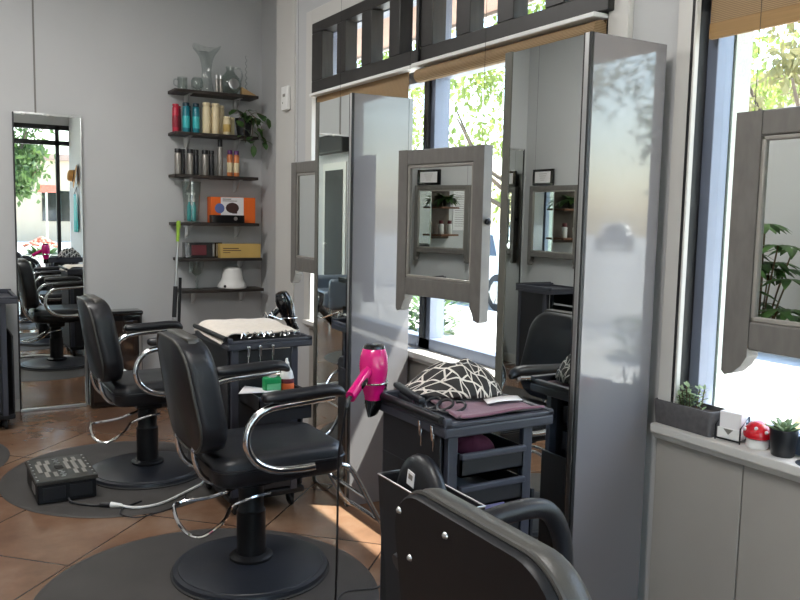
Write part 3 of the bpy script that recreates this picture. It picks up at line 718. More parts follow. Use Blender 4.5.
# fourth shelf
z = 1.4085
t = thing('glass_jar', 'clear glass vase holding two turquoise spray bottles, fourth shelf', 'vase', (1.84, Y0, z))
b = MB(); b.lathe([(0, 0), (.05, 0), (.06, .02), (.064, .16), (.075, .318), (.072, .318), (.060, .16), (.055, .02), (0, .008)], n=32); b.build('vessel', 'clear', t)
for i, (x, nm) in enumerate(((1.822, 'left'), (1.860, 'right'))):
    q = thing('spray_bottle', nm+' turquoise spray bottle inside the glass vase', 'bottle', (x, Y0, z+.010), 0, 'turquoise spray bottles')
    b = MB(); b.lathe([(0, 0), (.016, 0), (.017, .01), (.017, .115), (.008, .135), (.008, .15), (0, .15)], n=16); b.build('bottle_body', 'teallight', q)
    b = MB(); b.lathe([(0, .15), (.01, .15), (.01, .175), (.005, .18), (.005, .21), (0, .21)], n=12); b.bx(-.022, .01, -.007, .007, .205, .222, .004); b.build('spray_head', 'white', q)
t = thing('dryer_box', 'orange and white hair dryer box on the fourth shelf', 'box', (2.18, Y0+.045, z), 0)
b = MB(); b.bx(-.185, .185, -.05, .05, 0, .205, .002); b.build('carton', 'orange', t)
b = MB(); b.bx(-.105, .085, -.0515, -.05, .055, .203); b.build('white_panel', 'paper', t)
b = MB(); b.ell((-.01, -.052, .12), (.055, .002, .042), 20, 8); b.bx(-.01, .03, -.053, -.0512, .075, .12); b.build('printed_dryer', 'brown', t)
b = MB(); b.ell((-.115, -.052, .115), (.04, .002, .04), 16, 8); b.build('printed_disc', 'bluegrey', t)
b = MB(); b.bx(-.09, .03, -.0522, -.0514, .172, .178); b.bx(-.09, -.02, -.0522, -.0514, .185, .193); b.build('printed_lines', 'silverb', t)
t = thing('black_box', 'flat black box lying before the orange hair dryer box', 'box', (2.115, Y0-.04, z))
b = MB(); b.bx(-.135, .135, -.032, .032, 0, .062, .003); b.build('carton', 'blackgloss', t)
b = MB(); b.ell((.06, -.0325, .035), (.016, .001, .016), 14, 6); b.build('emblem', 'silverb', t)
# fifth shelf
z = 1.1305
t = thing('dark_box', 'dark box with maroon print on the fifth shelf', 'box', (1.935, Y0+.035, z))
b = MB(); b.bx(-.15, .15, -.045, .045, 0, .12, .002); b.build('carton', 'blackgloss', t)
b = MB(); b.bx(-.10, .02, -.0462, -.045, .02, .10); b.build('printed_panel', 'maroon', t)
b = MB(); b.bx(.07, .085, -.0462, -.045, .01, .11); b.bx(.1, .11, -.0462, -.045, .01, .11); b.build('printed_stripes', 'steel', t)
t = thing('tan_box', 'long tan cardboard box on the fifth shelf', 'box', (2.215, Y0-.051, z))
b = MB(); b.bx(-.168, .165, -.038, .038, 0, .112, .002); b.build('carton', 'tan', t)
b = MB(); b.bx(-.15, -.02, -.0388, -.038, .072, .079); b.bx(-.15, .0, -.0388, -.038, .056, .062); b.bx(-.15, -.09, -.0388, -.038, .04, .045); b.build('printed_lines', 'brown', t)
# lowest shelf
z = .8805
one('glass_goblet', 'clear', 'clear stemmed glass goblet on the lowest shelf', 'glass', (1.88, Y0, z), lambda b: b.lathe([(0, 0), (.046, 0), (.046, .004), (.01, .012), (.008, .05), (.014, .06), (.008, .07), (.01, .1), (.04, .13), (.052, .17), (.056, .215), (.053, .215), (.049, .17), (.037, .132), (.006, .108), (0, .107)], n=32))
t = thing('white_dome_lid', 'white plastic dome with wide brim on the lowest shelf', 'appliance', (2.17, Y0, z))
b = MB(); b.lathe([(0, 0), (.108, 0), (.116, .008), (.114, .03), (.098, .052), (.086, .075), (.080, .13), (.070, .160), (.045, .172), (0, .175)], n=40); b.build('shell', 'white', t)
b = MB(); b.lathe([(0, 0), (.012, 0), (.010, .006), (0, .007)], (-.085, -.078, .022), 12, (-.72, -.7, .1)); b.build('knob', 'black', t)

# ------------------------------------------------------------------ trailing plant
t = thing('trailing_plant', 'green trailing vine in a dark pot on the second shelf', 'plant', (2.262, 6.375, 2.1005))
b = MB(); b.lathe([(0, 0), (.05, 0), (.068, .12), (.068, .14), (.06, .14), (.058, .12), (0, .115)], n=24); b.build('pot', 'potblack', t)
b = MB(); b.lathe([(0, .116), (.056, .116), (.0, .125)], n=16); b.build('soil', 'soil', t)
vs = MB(); lf = MB(); rnd = random.Random(5)
vines = [[(0, 0, .12), (-.03, -.06, .17), (-.07, -.09, .13), (-.10, -.11, .06)], [(0, 0, .12), (.02, -.08, .16), (.03, -.12, .06), (.02, -.13, -.03), (.04, -.13, -.08)],
         [(0, 0, .12), (.06, -.06, .16), (.11, -.1, .08), (.12, -.11, -.02), (.13, -.11, -.05)], [(0, 0, .12), (-.02, -.07, .15), (-.04, -.12, .02), (-.03, -.13, -.06)],
         [(0, 0, .12), (.08, -.02, .19), (.15, -.06, .17)], [(0, 0, .12), (-.05, -.02, .2), (-.09, -.06, .19)], [(0, 0, .12), (.0, -.06, .2), (.05, -.11, .14), (.07, -.13, .05)]]
for vn in vines:
    p = smooth_path(vn, 4); vs.tube(p, .0025, 5)
    for k in range(3, len(p), 2):
        d = Vector((rnd.uniform(-1, 1), rnd.uniform(-1, .2), rnd.uniform(-.9, .2)))
        lf.leaf(p[k], d, rnd.uniform(.065, .095), rnd.uniform(.05, .068), droop=.3)
lf.leaf((.17, -.08, .15), (.2, -.4, -.9), .085, .06); lf.leaf((.15, -.08, -.03), (.6, -.4, -.2), .095, .065); lf.leaf((-.09, -.06, .19), (-.6, -.5, -.2), .09, .065)
vs.build('stem', 'stem', t); lf.build('foliage', 'leaf', t, sharp=80)

# ------------------------------------------------------------------ wall device
t = thing('thermostat', 'white wall sensor box on the pier beside the far window', 'thermostat', (2.238, 5.405, 2.29))
b = MB(); b.bx(-.030, 0, -.055, .055, -.082, .082, .008); b.build('housing', 'white', t)
b = MB(); b.bx(-.0312, -.030, -.02, .02, .01, .03); b.lathe([(0, .001), (.006, .001), (.006, -.001)], (-.031, .02, -.03), 10, (-1, 0, 0)); b.build('marking', 'silverb', t)

# ------------------------------------------------------------------ poles leaning by the shelves
def pole(name, label, p0, p1, grips, head=None):
    p0, p1 = Vector(p0), Vector(p1); t = thing(name, label, 'broom', tuple(p0))
    b = MB(); b.cyl((0, 0, 0), p1-p0, .011, n=12); b.build('handle', 'steel', t)
    for a, c, r, m in grips:
        b = MB(); b.cyl((p1-p0)*a, (p1-p0)*c, r, n=12); b.build('grip', m, t)
    if head == 'brush':
        b = MB(); b.bx(-.13, .13, -.03, .03, -.02, .03, .008); b.bx(-.135, .135, -.035, .035, -.10, -.02, .004); b.build('brush_head', 'black', t)
    return t
pole('broom', 'silver pole with lime tip and black grip leaning beside the shelves', (1.615, 6.20, .105), (1.705, 6.268, 1.42), [(.44, .62, .017, 'black'), (.955, 1.0, .016, 'lime'), (.88, .955, .013, 'lime')], 'brush')
pole('mop_handle', 'short dark pole leaning beside the silver broom pole', (1.64, 6.13, .003), (1.713, 6.262, .99), [(.0, .995, .012, 'blackmetal')])

# ------------------------------------------------------------------ dark low cabinet between mirror and chair
t = thing('low_cabinet', 'low black glossy cabinet between the tall mirror and the shelves', 'cabinet', (1.245, 6.40, 0))
b = MB(); b.bx(-.19, .195, -.07, .08, 0, .715, .02, 4); b.build('carcass', 'blackgloss', t)
b = MB(); b.bx(-.17, .155, -.078, -.07, .05, .66, .006); b.build('glass_door', mat('brown_black_glass', rgb(46, 36, 32), .06, coat=1), t)
b = MB(); b.bx(-.195, .20, -.085, .085, .70, .735, .014, 4); b.build('top', 'blackgloss', t)
b = MB(); b.bx(.165, .185, -.076, -.069, .1, .62, .003); b.build('door_edge', 'steel', t)
# ------------------------------------------------------------------ on the near trolley
TZ = .877
def quad_sheet(q, z, amp, seed, nu=26, nv=18):
    q = [Vector((x, y, 0)) for x, y in q]
    def fn(u, v):
        p = q[0].lerp(q[1], u).lerp(q[3].lerp(q[2], u), v)
        p.z = z+amp*(noise.noise(Vector((p.x*9+seed, p.y*9, seed)))+.4)+.013*min(1, max(0, (1.99-p.y)/.012))
        return p
    return fn
b = MB(); b.grid(quad_sheet([(1.37, 1.950), (1.70, 1.960), (1.69, 2.32), (1.44, 2.24)], TZ+.010, .006, 2.2), 30, 26)
tag(b.build('folded_towel', 'towelmauve', solid=.010, sub=1), 'mauve towel spread on the near trolley under the patterned cape', 'towel')
def cape(u, v):
    a, c = 2*u-1, 2*v-1
    x = a*math.sqrt(1-c*c/2); y = c*math.sqrt(1-a*a/2); r = min(1, math.hypot(x, y))
    h = .100*(1-r**2.4)**.75
    n1 = noise.noise(Vector((x*1.7+3, y*1.9, .4))); n2 = noise.noise(Vector((x*4+1, y*4.4, 2.4)))
    px = 1.560+.140*x*(1+.08*n1); py = 2.245+.11*y*(1+.1*n1)-.03*x
    if x < -.35: px += -.04*((-.35-x)/.65)**1.3; py += .05*((-.35-x)/.65)
    h *= (1+.25*n1); h += .014*n2*(1-r)**.3+.004
    if x < -.35: h *= 1-.55*((-.35-x)/.65)
    return (px, py, TZ+.024+max(h, 0))
b = MB(); b.grid(cape, 54, 54, uv=(1.75, 1.45))
tag(b.build('cutting_cape', 'cape', solid=.006), 'crumpled black cape with white geometric lines on the near trolley', 'cape')
b = MB(); b.grid(lambda u, v: (1.555+.135*u+.03*v, 2.075-.012*u+.065*v, TZ+.024+.004*math.sin(3*u)), 6, 3)
tag(b.build('paper_card', 'paper', solid=.0012), 'white paper card lying on the mauve towel', 'paper')
# coiled black flex of a styling tool
pts = []
for k in range(60):
    s = k/59; pts.append((1.375+.035*math.cos(s*20)+.06*s, 2.20-.13*s+.034*math.sin(s*20), TZ+.012+.012*(1+math.sin(s*20*1.0+1))))
b = MB(); b.tube(smooth_path(pts, 3), .0048, 7)
tag(b.build('coiled_cable', 'black'), 'tangled black cable on the near trolley\'s left edge', 'cable')
t = thing('flat_iron', 'black flat iron lying at the near trolley\'s left edge, by the cable', 'hair straightener', (1.385, 2.285, TZ+.001), 1.4)
for s in (0, 1):
    b = MB(); b.box((0, 0, .012+.022*s), (.24, .026, .018), .006, rot=(0, -.03 if s else .0, 0)); b.build('arm', 'black', t)
def lump(name, m, label, cat, loc, rad, seed):
    b = MB()
    def fn(u, v):
        a = 2*PI*u; ph = PI*(v-.5); n = 1+.22*noise.noise(Vector((math.cos(a)*1.6+seed, math.sin(a)*1.6, v*3)))
        return (rad[0]*math.cos(ph)*math.cos(a)*n, rad[1]*math.cos(ph)*math.sin(a)*n, rad[2]*(math.sin(ph)*n+1))
    b.grid(fn, 22, 14); bmesh.ops.remove_doubles(b.bm, verts=b.bm.verts[:], dist=1e-4)
    return tag(b.build(name, m, loc=loc, sharp=80), label, cat)
lump('folded_cloth', 'plum', 'plum coloured cloth in the top drawer of the near trolley', 'cloth', (1.48, 2.06, .727), (.075, .07, .045), 1)
lump('folded_cloth', 'lavender', 'lavender cloth in the lower drawer of the near trolley', 'cloth', (1.52, 2.05, .507), (.085, .075, .055), 4)
# hanging metal clips
def clip(loc, label, rz, group):
    t = thing('hair_clip', label, 'hair clip', loc, rz, group)
    b = MB(); b.box((0, 0, -.035), (.010, .006, .085), .002, taper=.5); b.build('blade', 'chrome', t)
    b = MB(); b.box((.0, -.006, -.02), (.012, .004, .05), .0015, rot=(.12, 0, 0)); b.build('lever', 'chrome', t)
for i, (x, nm) in enumerate(((1.345, 'left'), (1.405, 'middle'), (1.470, 'right'))):
    clip((x, 3.722, .848), nm+' of three silver clips hanging from the towel-topped trolley', 0, 'clips on the far trolley')
for y, nm in ((2.085, 'left'), (2.015, 'right')):
    clip((1.312, y, .868), nm+' of two silver clips hanging from the near trolley\'s side', -PI/2, 'clips on the near trolley')

# ------------------------------------------------------------------ hair dryers
def dryer(loc, rot, label, m, grille, nozzle):
    t = thing('hair_dryer', label, 'hair dryer', loc); t.rotation_euler = rot
    # local: barrel along Z (intake at top +Z, nozzle at -Z), handle leaves toward -X
    b = MB(); b.lathe([(.0, .092), (.030, .092), (.038, .086), (.046, .06), (.0485, .03), (.046, 0), (.039, -.04), (.030, -.072), (.0275, -.088), (.0, -.088)], n=36); b.build('housing', m, t)
    b = MB(); b.lathe([(.028, .100), (.0345, .096), (.0385, .080), (.0375, .078), (.030, .088)], n=36); b.build('intake_ring', 'blackgloss', t)
    b = MB(); b.lathe([(0, .097), (.029, .097), (.029, .09), (0, .09)], n=28)
    b.build('intake_grille', grille, t)
    b = MB(); b.skin([[b.v((w*math.cos(a), d*math.sin(a), z)) for a in [2*PI*i/24 for i in range(24)]] for w, d, z in ((.028, .028, -.085), (.0285, .0285, -.100), (.030, .022, -.118), (.034, .009, -.140), (.032, .007, -.140), (.0, .0004, -.12))]); b.build('nozzle', nozzle, t)
    b = MB(); hp = [(-.02, 0, .02), (-.06, 0, .008), (-.10, 0, -.012), (-.145, 0, -.035), (-.165, 0, -.045)]
    b.tube(smooth_path(hp, 5), .02, 16, ry=.0165); b.build('handle', m, t)
    b = MB(); b.box((-.10, -.0168, -.012), (.045, .006, .018), .003, rot=(0, -.38, 0)); b.build('switch', 'blackgloss', t)
    b = MB(); b.tube(smooth_path([(-.16, 0, -.043), (-.18, 0, -.055), (-.19, 0, -.075)], 4), .007, 8); b.build('cord_sleeve', 'black', t)
    return t
PINK = dryer((1.283, 2.345, .972), (0, 0, .62), 'bright magenta hair dryer hanging nozzle-down by the near trolley', 'pink', 'pinkgrille', 'blackgloss')
dryer((1.785, 4.315, .955), (.08, -.35, -.15), 'black hair dryer in a holder on the towel-topped trolley', 'blackgloss', 'black', 'blackgloss')
def holder(c, post, label):
    t = thing('dryer_holder', label, 'holder', post)
    c = Vector(c)-Vector(post)
    b = MB(); b.tube([c+Vector((.046*math.cos(a), .046*math.sin(a), 0)) for a in [2*PI*i/32 for i in range(32)]], .004, 8, closed=True); b.build('ring', 'chrome', t)
    d = -c.normalized(); d.z = 0; d.normalize()
    b = MB(); b.tube(smooth_path([c+d*.046, c+d*.07+Vector((0, 0, -.006)), Vector((0, 0, .03)), Vector((0, 0, .001))], 5), .005, 8); b.build('stem', 'chrome', t)
holder((1.283, 2.345, .945), (1.345, 2.372, .905), 'chrome ring holder carrying the magenta hair dryer')
holder((1.80, 4.31, .905), (1.652, 4.25, .9), 'chrome ring holder carrying the black hair dryer')
b = MB(); b.tube(smooth_path([(1.127, 2.236, .90), (1.13, 2.27, .80), (1.165, 2.36, .70), (1.184, 2.40, .607), (1.257, 2.55, .329), (1.309, 2.66, .082), (1.325, 2.69, .012), (1.40, 2.766, .008), (1.52, 2.74, .008), (1.61, 2.76, .008), (1.66, 2.62, .008), (1.60, 2.50, .008)], 6), .0042, 8)
o = b.build('cord', 'black', PINK)
o.matrix_parent_inverse = (Matrix.Translation(PINK.location) @ PINK.rotation_euler.to_matrix().to_4x4()).inverted()
b = MB(); b.tube(smooth_path([(1.60, 2.64, .0055), (1.50, 2.52, .0055), (1.42, 2.45, .0055), (1.33, 2.40, .0055), (1.22, 2.42, .0055), (1.25, 2.30, .0055)], 6), .005, 8)
tag(b.build('extension_lead', 'black'), 'black cable on the floor beside the black bin', 'cord')

# ------------------------------------------------------------------ on the far trolley
def tow(u, v):
    x = 1.243+.385*u; y = 3.80+.46*v; z = .9045+.010*(noise.noise(Vector((x*8, y*8, 1)))+.5)+.012*math.exp(-((v-.75)/.25)**2)
    if u < .12: x -= .01; z -= .05*((.12-u)/.12)
    return (x, y-(.02*u), z)
b = MB(); b.grid(tow, 30, 30)
tag(b.build('folded_towel', 'towelcream', solid=.010, sub=1), 'cream towel spread over the far black trolley', 'towel')
for i, (x, y, rz, nm) in enumerate(((1.345, 3.757, .3, 'leftmost'), (1.405, 3.756, -.4, 'second'), (1.465, 3.757, .2, 'third'), (1.545, 3.756, .5, 'fourth'), (1.60, 3.758, -.2, 'fifth'))):
    b = MB(); b.tube(smooth_path([(-.03, 0, .003), (-.015, .004, .028), (0, 0, .012), (.014, .003, .03), (.03, 0, .004), (.01, -.004, .003), (-.01, .003, .008)], 5), .0018, 6)
    tag(b.build('wire_clip', 'chrome', loc=(x, y, .8875), rot=(0, 0, rz)), nm+' wire hair clip along the front edge below the cream towel', 'hair clip', 'wire clips by the cream towel')
b = MB(); b.tube(smooth_path([(-.03, 0, .003), (-.015, .004, .03), (0, 0, .012), (.014, .003, .034), (.03, 0, .004)], 5), .0028, 6)
tag(b.build('wire_clip', 'chrome', loc=(1.61, 4.15, .931)), 'bent wire hair clip on the cream towel near the black dryer', 'hair clip')
dz = .5915
t = thing('green_bottle', 'squat green bottle with white cap in the far trolley\'s open drawer', 'bottle', (1.418, 3.60, dz))
b = MB(); b.box((0, 0, .066), (.085, .05, .13), .012, 3); b.build('bottle_body', 'green', t)
b = MB(); b.bx(-.034, .034, -.0265, -.0255, .03, .10); b.build('label', 'greenlabel', t)
b = MB(); b.lathe([(0, .128), (.022, .13), (.024, .134), (.024, .158), (.02, .162), (0, .163)], n=20); b.build('cap', 'white', t)
t = thing('white_squeeze_bottle', 'white squeeze bottle with orange label beside the green bottle', 'bottle', (1.492, 3.595, dz))
b = MB(); b.lathe([(0, 0), (.032, 0), (.034, .005), (.034, .125), (.028, .150), (.016, .172), (.013, .18), (0, .18)], n=28); b.build('bottle_body', 'white', t)
b = MB(); b.lathe([(.0344, .035), (.0350, .036), (.0350, .1), (.0344, .101)], n=28); b.build('label', 'orangelabel', t)
b = MB(); b.lathe([(.0351, .098), (.0355, .099), (.0355, .118), (.0351, .119)], n=28); b.build('label_text_band', 'maroon', t)
b = MB(); b.lathe([(0, .178), (.013, .178), (.012, .195), (.007, .2), (.005, .215), (0, .216)], n=16); b.build('spout_cap', 'white', t)
b = MB(); b.grid(lambda u, v: Vector((1.240, 3.57, .6605)).lerp(Vector((1.33, 3.73, .6605)), v).lerp(Vector((1.462, 3.528, .6605)), u), 4, 4)
tag(b.build('paper_sheet', 'paper', solid=.001), 'pale folded paper on the far trolley\'s open drawer', 'paper')

# ------------------------------------------------------------------ slim black bin with a round black thing in it
t = thing('slim_bin', 'slim black open bin standing between the nearest chair and the trolley', 'bin', (1.245, 1.93, 0))
b = MB(); w, d = .063, .19
secs = []
for k, z in ((.62, .004), (.78, .40), (.93, .54), (1.0, .71)):
    secs.append([b.v((w*k*sx, d*k*sy, z)) for sx, sy in ((-1, -1), (1, -1), (1, 1), (-1, 1))])
for k, z in ((.93, .71), (.85, .54), (.72, .06)):
    secs.append([b.v((w*k*sx, d*k*sy, z)) for sx, sy in ((-1, -1), (1, -1), (1, 1), (-1, 1))])
b.skin(secs); b.build('body', 'black', t, sharp=20)
b = MB(); b.tube([(-w, -d, .711), (w, -d, .711), (w, d, .711), (-w, d, .711)], .003, 6, closed=True); b.build('rim', 'steel', t)
t = thing('round_cushion', 'round black padded cushion with a small white tag standing in the slim bin', 'cushion', (1.245, 1.965, .06))
b = MB(); b.skin([[b.v((dx, .135*k*math.cos(a), .56+.185*k*math.sin(a))) for a in [2*PI*i/28 for i in range(28)]] for k, dx in ((.3, -.030), (.8, -.028), (.97, -.016), (1, 0), (.97, .016), (.8, .028), (.3, .03))]); b.build('cushion', 'vinyl', t, sharp=70)
b = MB(); b.box((-.0315, .015, .672), (.002, .038, .045), 0, rot=(.15, 0, 0)); tg = b.build('tag', 'paper', t)
b = MB(); b.box((-.0328, .015, .677), (.0006, .022, .016), 0, rot=(.15, 0, 0)); b.build('tag_print', 'silverb', tg)

# ------------------------------------------------------------------ slotted power box on the mat
t = thing('power_box', 'flat black metal box with pale slots in its lid on the farthest mat', 'box', (.598, 4.545, .0055), .02)
b = MB(); b.bx(-.142, .142, -.20, .20, .0, .105, .006); b.build('housing', 'blackmetal', t)
b = MB(); b.bx(-.15, .15, -.208, .208, .100, .121, .004); lid = b.build('lid', mat('worn_dark_steel', rgb(62, 60, 56), .4, metal=.3, noise_amt=.15, noise_scale=30), t)
bars = [(-.09, .115, .07), (-.05, .115, .07), (-.105, .02, .15), (-.065, .02, .15), (-.08, -.10, .08), (-.04, -.11, .07), (.045, .125, .07), (.085, .125, .07), (.035, .03, .14), (.072, .02, .16), (.11, .02, .15), (.06, -.10, .07), (.10, -.10, .07)]
for x, y, l in bars:
    b = MB(); b.bx(x-.0095, x+.0095, y-l/2-.004, y+l/2+.004, .121, .1225); b.build('slot', 'greybevel', lid)
b = MB(); b.bx(-.028, .012, -.02, .03, .121, .1228); b.build('socket', 'rubber', lid)
b = MB()
for s in (-1, 1):
    for k in range(7): b.lathe([(0, .0025), (.005, .002), (.006, 0), (0, -.001)], (s*.137, -.18+.06*k, .121), 8)
for k in range(5): b.bx(-.02+.008*(k % 2), .0+.008*(k % 2), .06+.025*k, .066+.025*k, .121, .1222); b.bx(-.02+.008*(k % 2), .0+.008*(k % 2), -.16+.025*k, -.154+.025*k, .121, .1222)
b.build('screws', 'steel', lid)
b = MB(); b.bx(-.12, -.01, -.2035, -.199, .02, .085, .002); b.build('front_panel', 'trolleydark', t)
b = MB(); b.bx(.01, .12, -.2035, -.199, .02, .085, .002); b.build('front_panel', 'trolleydark', t)
b = MB(); b.bx(-.1455, -.141, -.12, -.02, .03, .075, .002); b.build('side_plate', 'steel', t)
b = MB(); b.tube(smooth_path([(.0, -.005, .02), (.01, -.04, .008), (.06, -.10, .006), (.11, -.14, .006), (.135, -.158, .010)], 6), .006, 8); pc = b.build('power_cord', 'black', t)
pc.location = (.002, -.215, 0)
b = MB(); b.cyl((.125, -.15, .012), (.172, -.183, .012), .013, .015, 14); b.build('socket_end', 'black', pc)
b = MB(); b.cyl((.17, -.182, .012), (.215, -.215, .012), .016, .010, 14); b.build('plug', 'white', pc)
b = MB(); b.tube(smooth_path([(.21, -.211, .012), (.25, -.25, .008), (.30, -.275, .008), (.38, -.27, .008), (.46, -.23, .008), (.54, -.17, .008), (.62, -.11, .008), (.68, -.05, .003), (.72, .03, .003)], 6), .007, 8); b.build('flex', 'white', pc)
b = MB(); b.tube(smooth_path([(.93, 4.16, .0105), (.83, 4.10, .0105), (.80, 4.02, .0105), (.86, 3.94, .0105), (.96, 3.96, .0095), (1.05, 4.0, .0095), (1.12, 4.08, .0095), (1.18, 4.22, .0095)], 6), .004, 8)
tag(b.build('thin_cable', 'black'), 'thin black cable looped at the edge of the farthest mat', 'cord')

# ------------------------------------------------------------------ on the window sill
SZ = .7905
t = thing('stone_planter', 'rectangular dark stone planter with a small succulent on the sill', 'planter', (2.266, 1.862, SZ), 0)
b = MB(); secs = []
for z, k, i in ((0, .90, 0), (.004, .94, 0), (.08, 1, 0), (.084, .98, 0), (.084, .86, 1), (.06, .82, 1)):
    secs.append([b.v((u*k, w*(k if k > .9 else k+.06), z)) for u, w in rrect(.052, .125, .014, 4)])
b.skin(secs); b.build('trough', 'stone', t)
b = MB(); b.bx(-.042, .042, -.11, .11, .062, .070, .003); b.build('soil', 'soil', t)
b = MB(); rnd = random.Random(3); st = MB()
for k in range(9):
    px, py = rnd.uniform(-.022, .022), rnd.uniform(-.05, .035); hh = rnd.uniform(.03, .085)
    st.tube([(px, py, .068), (px*1.5, py*1.3, .07+hh)], .002, 5)
    for q in range(12):
        a = q*2.4; z = .075+hh*(q/12)
        b.leaf((px*1.3, py*1.15, z), (math.cos(a), math.sin(a), .6), .024, .012, droop=.1, n=3)
    b.leaf((px*1.5, py*1.3, .07+hh), (0.2, .2, 1), .018, .01, n=3)
st.build('stem', 'stem', t); b.build('foliage', 'leafpale', t, sharp=80)
b = MB()
for k in range(5): b.tube(smooth_path([(rnd.uniform(-.03, .03), .05+.012*k, .07), (rnd.uniform(-.03, .03), .06+.012*k, .088), (rnd.uniform(-.03, .03), .07+.010*k, .070)], 3), .004, 5)
b.build('twigs', 'stem', t)
t = thing('card_holder', 'white card stack in a black wire holder on the sill, left of the toy mushroom', 'card holder', (2.262, 1.69, SZ), .12)
b = MB(); b.bx(-.016, .016, -.038, .038, .008, .095, .003); b.build('card_stack', 'paper', t)
b = MB(); b.bx(-.024, -.017, -.040, .040, .008, .042, .002); fr_ = b.build('front_card', 'white', t)
b = MB(); b.prism([(-.017, .040), (.017, .040), (0, .022)], lambda u, w, d: (d, u, w), -.0255, -.024); b.build('dark_triangle', 'silverb', fr_)
b = MB()
for s in (-1, 1):
    b.tube([(-.028, s*.043, .0), (-.028, s*.043, .05), (.022, s*.043, .085), (.022, s*.043, 0)], .0025, 6)
b.tube([(-.028, -.043, .006), (-.028, .043, .006)], .0025, 6); b.tube([(.022, -.043, .006), (.022, .043, .006)], .0025, 6); b.build('wire_frame', 'blackmetal', t)
t = thing('toy_mushroom', 'small red-capped white mushroom ornament on the sill', 'ornament', (2.262, 1.597, SZ))
b = MB(); b.lathe([(0, 0), (.031, 0), (.034, .006), (.033, .03), (.028, .04), (0, .042)], n=24); b.build('base', 'white', t)
b = MB(); b.lathe([(0, .030), (.034, .030), (.042, .036), (.044, .046), (.038, .064), (.026, .078), (.012, .085), (0, .087)], n=28); cp = b.build('cap', 'mushred', t)
for a, h in ((2.6, .06), (3.6, .068), (4.4, .058), (1.2, .066)):
    rr = .041 if h < .063 else .033
    b = MB(); b.ell((rr*math.cos(a), rr*math.sin(a), h), (.006, .006, .006), 10, 6); b.build('spot', 'white', cp)
t = thing('potted_succulent', 'small pointed succulent in a black pot on the sill, right of the mushroom', 'plant', (2.258, 1.505, SZ))
b = MB(); b.lathe([(0, 0), (.031, 0), (.034, .004), (.042, .084), (.038, .084), (.035, .07), (0, .068)], n=28); b.build('pot', 'potblack', t)
b = MB(); b.lathe([(0, .066), (.036, .070), (0, .074)], n=16); b.build('soil', 'soil', t)
b = MB(); rnd = random.Random(8)
for k in range(16):
    a = k*2.4; el = .25+.9*(k/16)
    b.leaf((.004*math.cos(a), .004*math.sin(a), .072), (math.cos(a)*math.cos(el), math.sin(a)*math.cos(el), math.sin(el)), .058-.012*(k/16), .020, droop=-.08, fold=.35, n=4)
b.build('foliage', 'leafpale', t, solid=.003, sharp=80)
b = MB(); b.lathe([(0, 0), (.05, 0), (.05, .0015), (0, .002)], n=28); tag(b.build('coaster', 'blackmetal', loc=(2.255, 1.40, SZ)), 'thin dark coaster on the sill beside the potted succulent', 'coaster')
b = MB(); b.bx(-.05, .05, -.12, .12, 0, .012, .002); tag(b.build('magazine', mat('blue_magazine', rgb(104, 128, 172), .35, noise_amt=.2, noise_scale=12), loc=(2.255, 1.21, SZ)), 'blue magazine lying on the sill at the photo\'s right edge', 'magazine')

# ------------------------------------------------------------------ the other side of the room, seen in the mirrors
hung_mirror((-1.515, 6.0, 1.118), 'grey framed mirror on the opposite wall, seen in the near tower', PI, .045, .35, .05, .045)
t = thing('framed_certificate', 'small black framed certificate above the opposite wall\'s mirror', 'picture frame', (XL+.035, 6.18, 1.8875+.004))
b = MB(); b.bx(-.010, .010, -.15, .15, -.078, .078, .003); b.build('frame', 'blackgloss', t)
b = MB(); b.bx(.010, .0115, -.112, .112, -.054, .054); pp_ = b.build('paper', 'paper', t)
b = MB()
for k in range(4): b.bx(.0115, .012, -.06+.01*k, .06-.01*k, .03-.02*k, .034-.02*k)
b.build('print', 'silverb', pp_)
t = thing('potted_tree', 'tall leafy potted plant reflected in the mirror over the sill', 'plant', (-.98, 3.70, 0))
b = MB(); b.lathe([(0, 0), (.14, 0), (.17, .28), (.18, .32), (.165, .32), (.155, .28), (0, .27)], n=32); b.build('pot', 'white', t)
b = MB(); b.lathe([(0, .268), (.155, .27), (0, .285)], n=20); b.build('soil', 'soil', t)
b = MB(); lf = MB(); rnd = random.Random(21)
for k in range(24):
    a = rnd.uniform(0, 6.28); hh = rnd.uniform(.75, 1.5); rr = rnd.uniform(.06, .27)
    tip = Vector((rr*math.cos(a), rr*math.sin(a), hh)); b.tube(smooth_path([(0.02*math.cos(a), .02*math.sin(a), .27), (tip.x*.4, tip.y*.4, hh*.65), tip], 4), .006, 6)
    for q in range(7):
        aa = a+q*2*PI/7; lf.leaf(tip, (math.cos(aa), math.sin(aa), .15), rnd.uniform(.17, .25), .065, droop=.45)
b.build('stem', 'stem', t); lf.build('foliage', 'leaf', t, sharp=80)
t = thing('armchair', 'grey vinyl armchair with chrome legs, seen reflected in the far tower', 'chair', (-1.0, 2.2, 0))
b = MB(); b.bx(-.33, .33, -.30, .30, .18, .42, .05, 4); b.build('seat', 'sofa', t)
b = MB(); b.box((-.30, 0, .60), (.16, .62, .56), .06, 4, rot=(0, -.15, 0)); b.build('backrest', 'sofa', t)
for s in (-1, 1):
    b = MB(); b.bx(-.33, .30, s*.36-.07, s*.36+.07, .16, .60, .06, 4); b.build('armrest', 'sofa', t)
    for x in (-.27, .27):
        b = MB(); b.cyl((x, s*.34, .18), (x*1.08, s*.36, 0), .017, .012, 12); b.build('leg', 'chrome', t)
t = thing('wall_heater', 'black glossy wall unit high on the opposite wall, over the black door', 'wall unit', (XL+.08, .62, 2.60))
b = MB(); b.bx(-.075, .07, -.60, .60, -.14, .15, .03, 4); b.build('housing', 'rubber', t)
b = MB(); b.bx(.062, .072, -.55, .55, -.13, -.11, .003); b.build('vent', 'black', t)
